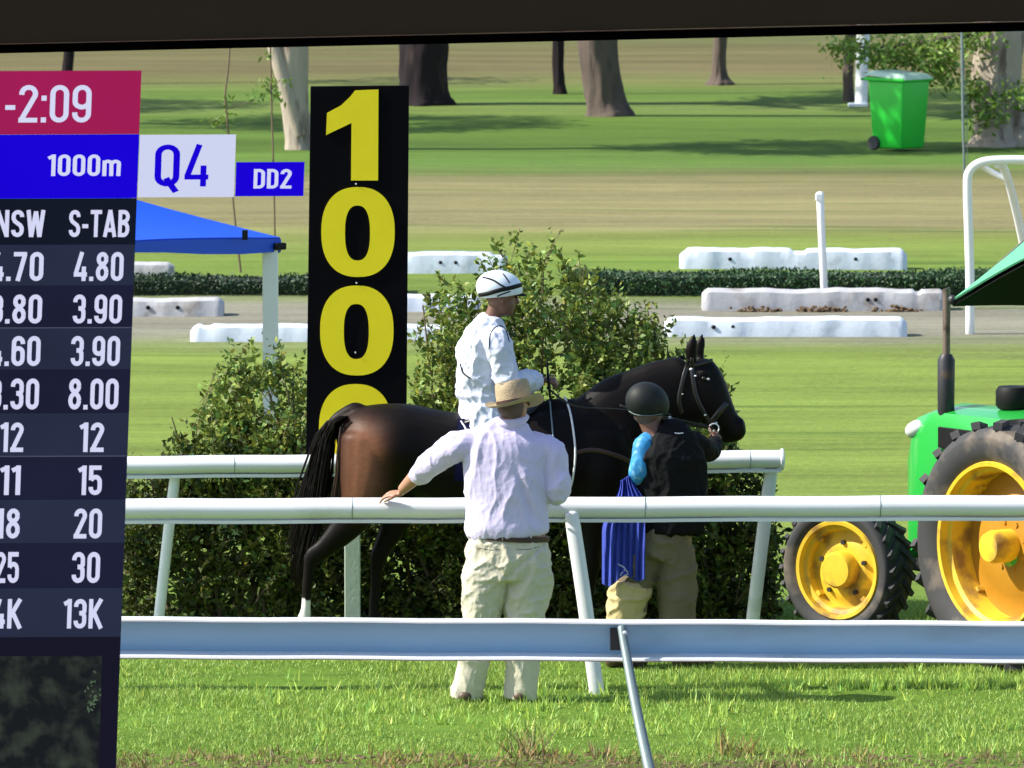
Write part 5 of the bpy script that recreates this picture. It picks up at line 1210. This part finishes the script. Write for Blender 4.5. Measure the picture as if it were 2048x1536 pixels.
# ---------- rider
JY = HY
def J(x, y, d=0.): return P(x, y, JY + d)
jo = thing('person', 'rider in white jacket and white helmet with goggles sitting on the dark horse', 'person', J(975, 830))
jc = J(1003, 592, -.01); jf = Vector((.93, .30, -.08)).normalized()
b_ = MB(); head(b_, jc, jf, UP, 1.0)
b_.loft([jc + Vector((-.025, 0, -.05)), J(984, 636), J(976, 660)], [.05, .05, .065], None, 12, sub=2)
b_.loft([J(974, 662), J(968, 700), J(962, 760), J(968, 810), J(976, 835)], [.09, .12, .11, .11, .12], [.13, .15, .12, .13, .14], 18, sub=3)
jarm = []
for sd in (-1, 1):
    S_ = J(992 if sd < 0 else 985, 682, sd * .18); E_ = J(1020, 768, sd * .21); W_ = J(1084, 758, sd * .09); jarm.append((S_, E_, W_))
    b_.loft([J(980, 680, sd * .1), S_, S_.lerp(E_, .5), E_, E_.lerp(W_, .4), W_], [.055, .055, .046, .040, .038, .025], None, 12, sub=3)
    hand(b_, W_, J(1097, 760, sd * .07), Vector((.95, 0, -.05)), Vector((.1, sd * .4, .9)), .95, 1.1)
    K_ = J(1062, 905, sd * .32); A_ = J(1012, 1010, sd * .33); F_ = J(1050, 1030, sd * .33)
    b_.loft([J(982, 852, sd * .11), J(1025, 880, sd * .24), K_, K_.lerp(A_, .4), A_], [.075, .075, .06, .055, .038], None, 14, sub=3)
    b_.loft([J(1000, 1016, sd * .33), J(1030, 1024, sd * .33), F_], [.035, .035, .028], None, 10)
organic('body', b_, M['skin_dark'], jo, .0075, 3); face_bits(jc, jf, UP, jf.cross(UP), jo)
sh = MB()
sh.loft([J(983, 636), J(979, 652), J(972, 672), J(966, 705), J(964, 745), J(962, 785), J(966, 808), J(976, 852)], [.075, .10, .125, .150, .152, .142, .15, .17], [.07, .14, .185, .19, .17, .16, .185, .24], 26, sub=3, cap=.15)
for S_, E_, W_ in jarm: sh.loft([J(980, 684, (S_.y - JY) * .6), S_, S_.lerp(E_, .5), E_, E_.lerp(W_, .5), E_.lerp(W_, .95)], [.075, .084, .078, .074, .064, .042], None, 16, sub=3, cap=.15)
fE = fold(.011, (6, 6, 4), 3.); fF = fold(.006, (13, 10, 9), 6.)
wz = J(968, 800).z
jk = organic('jacket', sh, M['white_jacket'], jo, .007, 4, lambda p: fE(p) + fF(p) - .006 * math.exp(-((p.z - wz) / .012) ** 2) + .012 * math.exp(-((p.z - wz - .035) / .02) ** 2))
JB = bvh_of(jk)
drape('shoulder_piping', [(978, 698), (980, 672), (990, 655), (1003, 652), (1013, 664), (1018, 684)], JB, M['black'], jk, .0035, .001)
drape('pocket_slit', [(921, 728), (926, 745), (940, 756)], JB, M['black'], jk, .005, .001)
mb = MB()
for sd in (-1, 1):
    K_ = J(1062, 905, sd * .32); A_ = J(1012, 1010, sd * .33)
    mb.loft([J(980, 856, sd * .10), J(1025, 882, sd * .24), K_, K_.lerp(A_, .3)], [.09, .092, .072, .062], None, 16, sub=3)
mb.loft([J(965, 850, 0), J(990, 852, 0)], [.09, .09], [.17, .16], 16)
organic('jodhpurs', mb, M['jodhpur'], jo, .010, 3)
for sd in (-1, 1):
    K_ = J(1062, 905, sd * .32); A_ = J(1012, 1010, sd * .33); mb = MB()
    mb.loft([K_.lerp(A_, .2), K_.lerp(A_, .6), A_, ], [.064, .056, .045], None, 14, sub=3); mb.loft([J(1000, 1014, sd * .33), J(1030, 1024, sd * .33), J(1052, 1032, sd * .33)], [.044, .042, .033], None, 12, sub=2)
    organic('boot', mb, M['boot'], jo, .009, 2)
    mb = MB(); c = J(1034, 1030, sd * .33); mb.tube([c + Vector((0, .06 * math.cos(t_), .02 + .065 * math.sin(t_))) for t_ in [2 * math.pi * i / 18 for i in range(19)]], .006, 6)
    mb.tube([c + Vector((0, 0, .085)), J(1010, 880, sd * .27)], .008, 6); ir = mb.build('stirrup', M['steel'], tack, smooth=True)
# helmet
mb = MB(); Rm = Matrix((jf.cross(UP), jf, UP)).transposed()
hq = jc + UP * .045 - jf * .014
mb.ell(hq, (.118, .146, .112), 26, 18, Rm); hl = mb.mesh('helmet')
bm = bmesh.new(); bm.from_mesh(hl); bmesh.ops.bisect_plane(bm, geom=bm.verts[:] + bm.edges[:] + bm.faces[:], plane_co=hq - UP * .042, plane_no=(UP * 1.0 + jf * -.10).normalized() * -1, clear_outer=True); bm.to_mesh(hl); bm.free()
hel = link('helmet', hl, M['helmet_white'], jo, smooth=True); so_ = hel.modifiers.new('thickness', 'SOLIDIFY'); so_.thickness = .012
HLB = bvh_of(hel)
drape('helmet_strap', [(956, 590), (975, 587), (1000, 580), (1024, 575), (1042, 570)], HLB, M['black'], hel, .008, .003, flat=.013)
drape('goggle_strap', [(966, 555), (985, 560), (1003, 571), (1018, 578)], HLB, M['black'], hel, .005, .003)
drape('vent_slot', [(1006, 548), (1012, 556), (1019, 566)], HLB, M['black'], hel, .004, .001)
mb = MB(); pk = hq + jf * .125 - UP * .028; mb.ell(pk, (.07, .045, .012), 16, 8, Rm); mb.build('peak', M['black'], hel, smooth=True)
drape('helmet_edge', [(962, 601), (980, 600), (1000, 590), (1020, 583)], HLB, M['black'], hel, .004, .002)
# chin strap & whip & rider's reins
t = thing('riding_whip', 'short black whip held upright in the rider hand', 'whip', J(1096, 770, -.1))
MB().loft([J(1101, 800, -.1), J(1097, 765, -.1), J(1094, 720, -.1)], [.007, .009, .006], None, 8).build('shaft', M['black'], t, smooth=True)
t = thing('reins', 'dark reins running from the rider hands to the bit', 'reins', J(1120, 785))
for sd in (-1, 1): MB().tube([J(1094, 775, sd * .08), J(1150, 812, sd * .18), J(1250, 820, sd * .19), J(1350, 838, sd * .15), J(1427, 856, sd * .09)], .007, 6, 4).build('rein', M['leather'], t, smooth=True)

# ---------- handler
KY = G(1024, 1334).y
def K(x, y, d=0.): return P(x, y, KY + d)
ks = PPM(KY)
def kx(v): return v / ks
hn = thing('person', 'handler in dark helmet and black vest with blue sleeve beside the horse head', 'person', Vector((K(1300, 1334).x, KY, 0)))
kc = K(1296, 822, 0); kf = Vector((.75, .62, -.12)).normalized()
b_ = MB(); head(b_, kc, kf, UP, 1.0)
b_.loft([kc + Vector((-.005, 0, -.05)), K(1305, 862), K(1315, 885)], [.056, .06, .08], None, 12, sub=2)
b_.loft([K(1325, 885), K(1330, 930), K(1332, 990), K(1325, 1050), K(1318, 1090)], [.15, .19, .17, .16, .17], [.10, .12, .12, .12, .13], 20, sub=3)
s1_, e1_, w1_ = K(1288, 888, -.05), K(1276, 948, -.09), K(1266, 980, .03)
b_.loft([K(1300, 892), s1_, e1_, w1_], [.045, .042, .038, .027], None, 12, sub=3)
hand(b_, w1_, K(1262, 992, .07), Vector((-.1, .7, -.6)), Vector((-.2, -.5, .6)), .95, 1.0)
s2_, e2_, w2_ = K(1388, 885, .05), K(1418, 905, .22), K(1432, 882, .55)
b_.loft([K(1360, 885), s2_, e2_, w2_], [.06, .055, .042, .027], None, 12, sub=3)
hand(b_, w2_, K(1434, 876, .62), Vector((.2, .8, .4)), Vector((.6, 0, .6)), .95, 1.1)
kl = [[(1280, 1095, 34, .09), (1262, 1160, 30, .08), (1248, 1230, 25, .065), (1240, 1290, 20, .055), (1238, 1318, 16, .045)],
      [(1350, 1095, 36, .09), (1358, 1160, 32, .08), (1362, 1230, 26, .065), (1366, 1290, 20, .055), (1368, 1316, 16, .045)]]
for lg in kl: b_.loft([K(a, b) for a, b, c, d in lg], [kx(c) * .85 for a, b, c, d in lg], [d * .85 for a, b, c, d in lg], 12, sub=3)
organic('body', b_, M['skin_dark'], hn, .0075, 3); face_bits(kc, kf, UP, kf.cross(UP), hn)
mb = MB(); Rm = Matrix((kf.cross(UP), kf, UP)).transposed(); mb.ell(kc - kf * .02 - UP * .012, (.079, .082, .075), 16, 12, Rm); organic('hair', mb, M['hair'], hn, .009, 1)
mb = MB(); kq = kc + UP * .050 - kf * .005; mb.ell(kq, (.122, .140, .124), 26, 18, Rm); hl = mb.mesh('helmet')
bm = bmesh.new(); bm.from_mesh(hl); bmesh.ops.bisect_plane(bm, geom=bm.verts[:] + bm.edges[:] + bm.faces[:], plane_co=kq - UP * .072, plane_no=-UP, clear_outer=True); bm.to_mesh(hl); bm.free()
hk = link('helmet', hl, M['cap'], hn, smooth=True); so_ = hk.modifiers.new('thickness', 'SOLIDIFY'); so_.thickness = .012
mb = MB(); mb.ell(kq + kf * .125 - UP * .058, (.06, .04, .010), 16, 8, Rm); mb.build('peak', M['cap'], hk, smooth=True)
drape('helmet_rim', [(1258, 822), (1272, 829), (1296, 831), (1325, 828)], bvh_of(hk), M['galv'], hk, .0025, .001)
mb = MB()
mb.loft([K(1312, 868), K(1324, 882), K(1333, 915), K(1336, 970), K(1334, 1020), K(1334, 1062)], [.10, .185, .225, .232, .228, .225], [.08, .13, .155, .155, .155, .16], 26, sub=3, cap=.15)
fG = fold(.010, (5, 5, 4), 8.); fH = fold(.006, (12, 10, 10), 2.)
vest = organic('vest', mb, M['vest'], hn, .010, 4, lambda p: fG(p) + fH(p))
VB = bvh_of(vest)
drape('vest_logo', [(1350, 866), (1358, 867), (1366, 866)], VB, M['white_strap'], vest, .0035, .001)
mb = MB(); mb.loft([K(1296, 888, -.02), s1_, s1_.lerp(e1_, .5), e1_, e1_.lerp(w1_, .45)], [.064, .064, .060, .054, .044], None, 16, sub=3, cap=.15); organic('blue_sleeve', mb, M['sleeve_blue'], hn, .008, 3, fold(.005, (9, 9, 6), 4.))
mb = MB(); mb.loft([K(1362, 888, .02), s2_, e2_, e2_.lerp(w2_, .8)], [.07, .068, .058, .045], None, 16, sub=3, cap=.15); organic('dark_sleeve', mb, M['vest'], hn, .009, 3, fold(.006, (9, 9, 6), 4.))
mb = MB()
mb.loft([K(1320, 1052), K(1318, 1080), K(1316, 1112)], [.19, .20, .205], [.14, .15, .14], 22, sub=2, cap=.15)
q1 = [(1285, 1100, 40, .12), (1268, 1160, 40, .11), (1252, 1225, 36, .10), (1244, 1285, 32, .085), (1240, 1322, 31, .08)]
q2 = [(1346, 1100, 44, .12), (1352, 1160, 42, .11), (1356, 1225, 37, .10), (1362, 1285, 32, .085), (1366, 1318, 31, .08)]
for lg in (q1, q2): mb.loft([K(a, b) for a, b, c, d in lg], [kx(c) for a, b, c, d in lg], [d for a, b, c, d in lg], 18, sub=3, cap=.1)
organic('trousers', mb, M['olive'], hn, .0095, 4, fold(.010, (7, 6, 7), 7.))
mb = MB(); mb.loft([K(1263, 1168, -.03), K(1253, 1210, -.03), K(1247, 1245, -.03), K(1243, 1300, -.03)], [kx(41), kx(39), kx(36), kx(34)], [.11, .105, .10, .09], 18, sub=3, cap=.1); organic('khaki_lit_leg', mb, M['khaki'], hn, .0095, 3, fold(.012, (9, 8, 12), 3.))  # paler khaki layer stands in for the lit part of the trouser leg
for sx in (1238, 1372):
    mb = MB(); q = K(sx, 1330); mb.loft([Vector((q.x - .05, KY - .02, .045)), Vector((q.x + .02, KY + .02, .045)), Vector((q.x + .15, KY + .06, .035))], [.042, .045, .035], [.045, .045, .04], 14, ref=(0, 0, 1), sub=2); mb.build('boot', M['shoe'], hn, smooth=True)
# blue cloth in the handler's hand
bcx = thing('blue_cloth', 'bright blue cloth hanging from the handler left hand', 'cloth', K(1240, 1070, -.1))
mb = MB(); vs = []; nu, nv = 34, 26
for j in range(nv + 1):
    v = j / nv
    for i in range(nu + 1):
        u = i / nu; xa = 1240 - 36 * sm(0, .5, v); xb = 1262 + 28 * sm(0, .3, v)
        x_ = xa + (xb - xa) * u; y_ = 948 + 14 * (1 - u) + (1160 + 8 * math.sin(u * 9) - 955) * v
        vs.append(K(x_, y_, -.10 - .05 * sm(0, .3, v) + .026 * math.sin(u * 13 + 2.5 * math.sin(2 * v + u * 3)) * (.3 + .7 * v) + .015 * math.sin(u * 41 + 3 * v)))
N1 = len(vs); vs += [p_ + Vector((.0, .008, 0)) for p_ in list(vs)]
fs = [(j * (nu + 1) + i, j * (nu + 1) + i + 1, (j + 1) * (nu + 1) + i + 1, (j + 1) * (nu + 1) + i) for j in range(nv) for i in range(nu)]
fs += [tuple(k + N1 for k in f[::-1]) for f in fs]
mb.add(vs, fs); bc = mb.build('draped_cloth', M['blue_cloth'], bcx, smooth=True)
bc.data.polygons.foreach_set('use_smooth', [True] * len(bc.data.polygons))
BB = bvh_of(bc)
drape('white_emblem', [(1236, 1128), (1250, 1138), (1240, 1150), (1256, 1148), (1246, 1132)], BB, M['white_strap'], bc, .004, .002)
t = thing('lead_rope', 'grey lead rope from the handler hand to the bit', 'rope', K(1400, 860, .5))
MB().tube([K(1432, 880, .6), H(1428, 862, -.11)], .008, 6).build('rope', M['galv'], t, smooth=True)
MB().tube([K(1434, 884, .6), K(1420, 900, .35), K(1395, 880, .18), K(1350, 845, .10), K(1340, 835, .14)], .010, 6, 4).build('rope_tail', M['galv'], t, smooth=True)
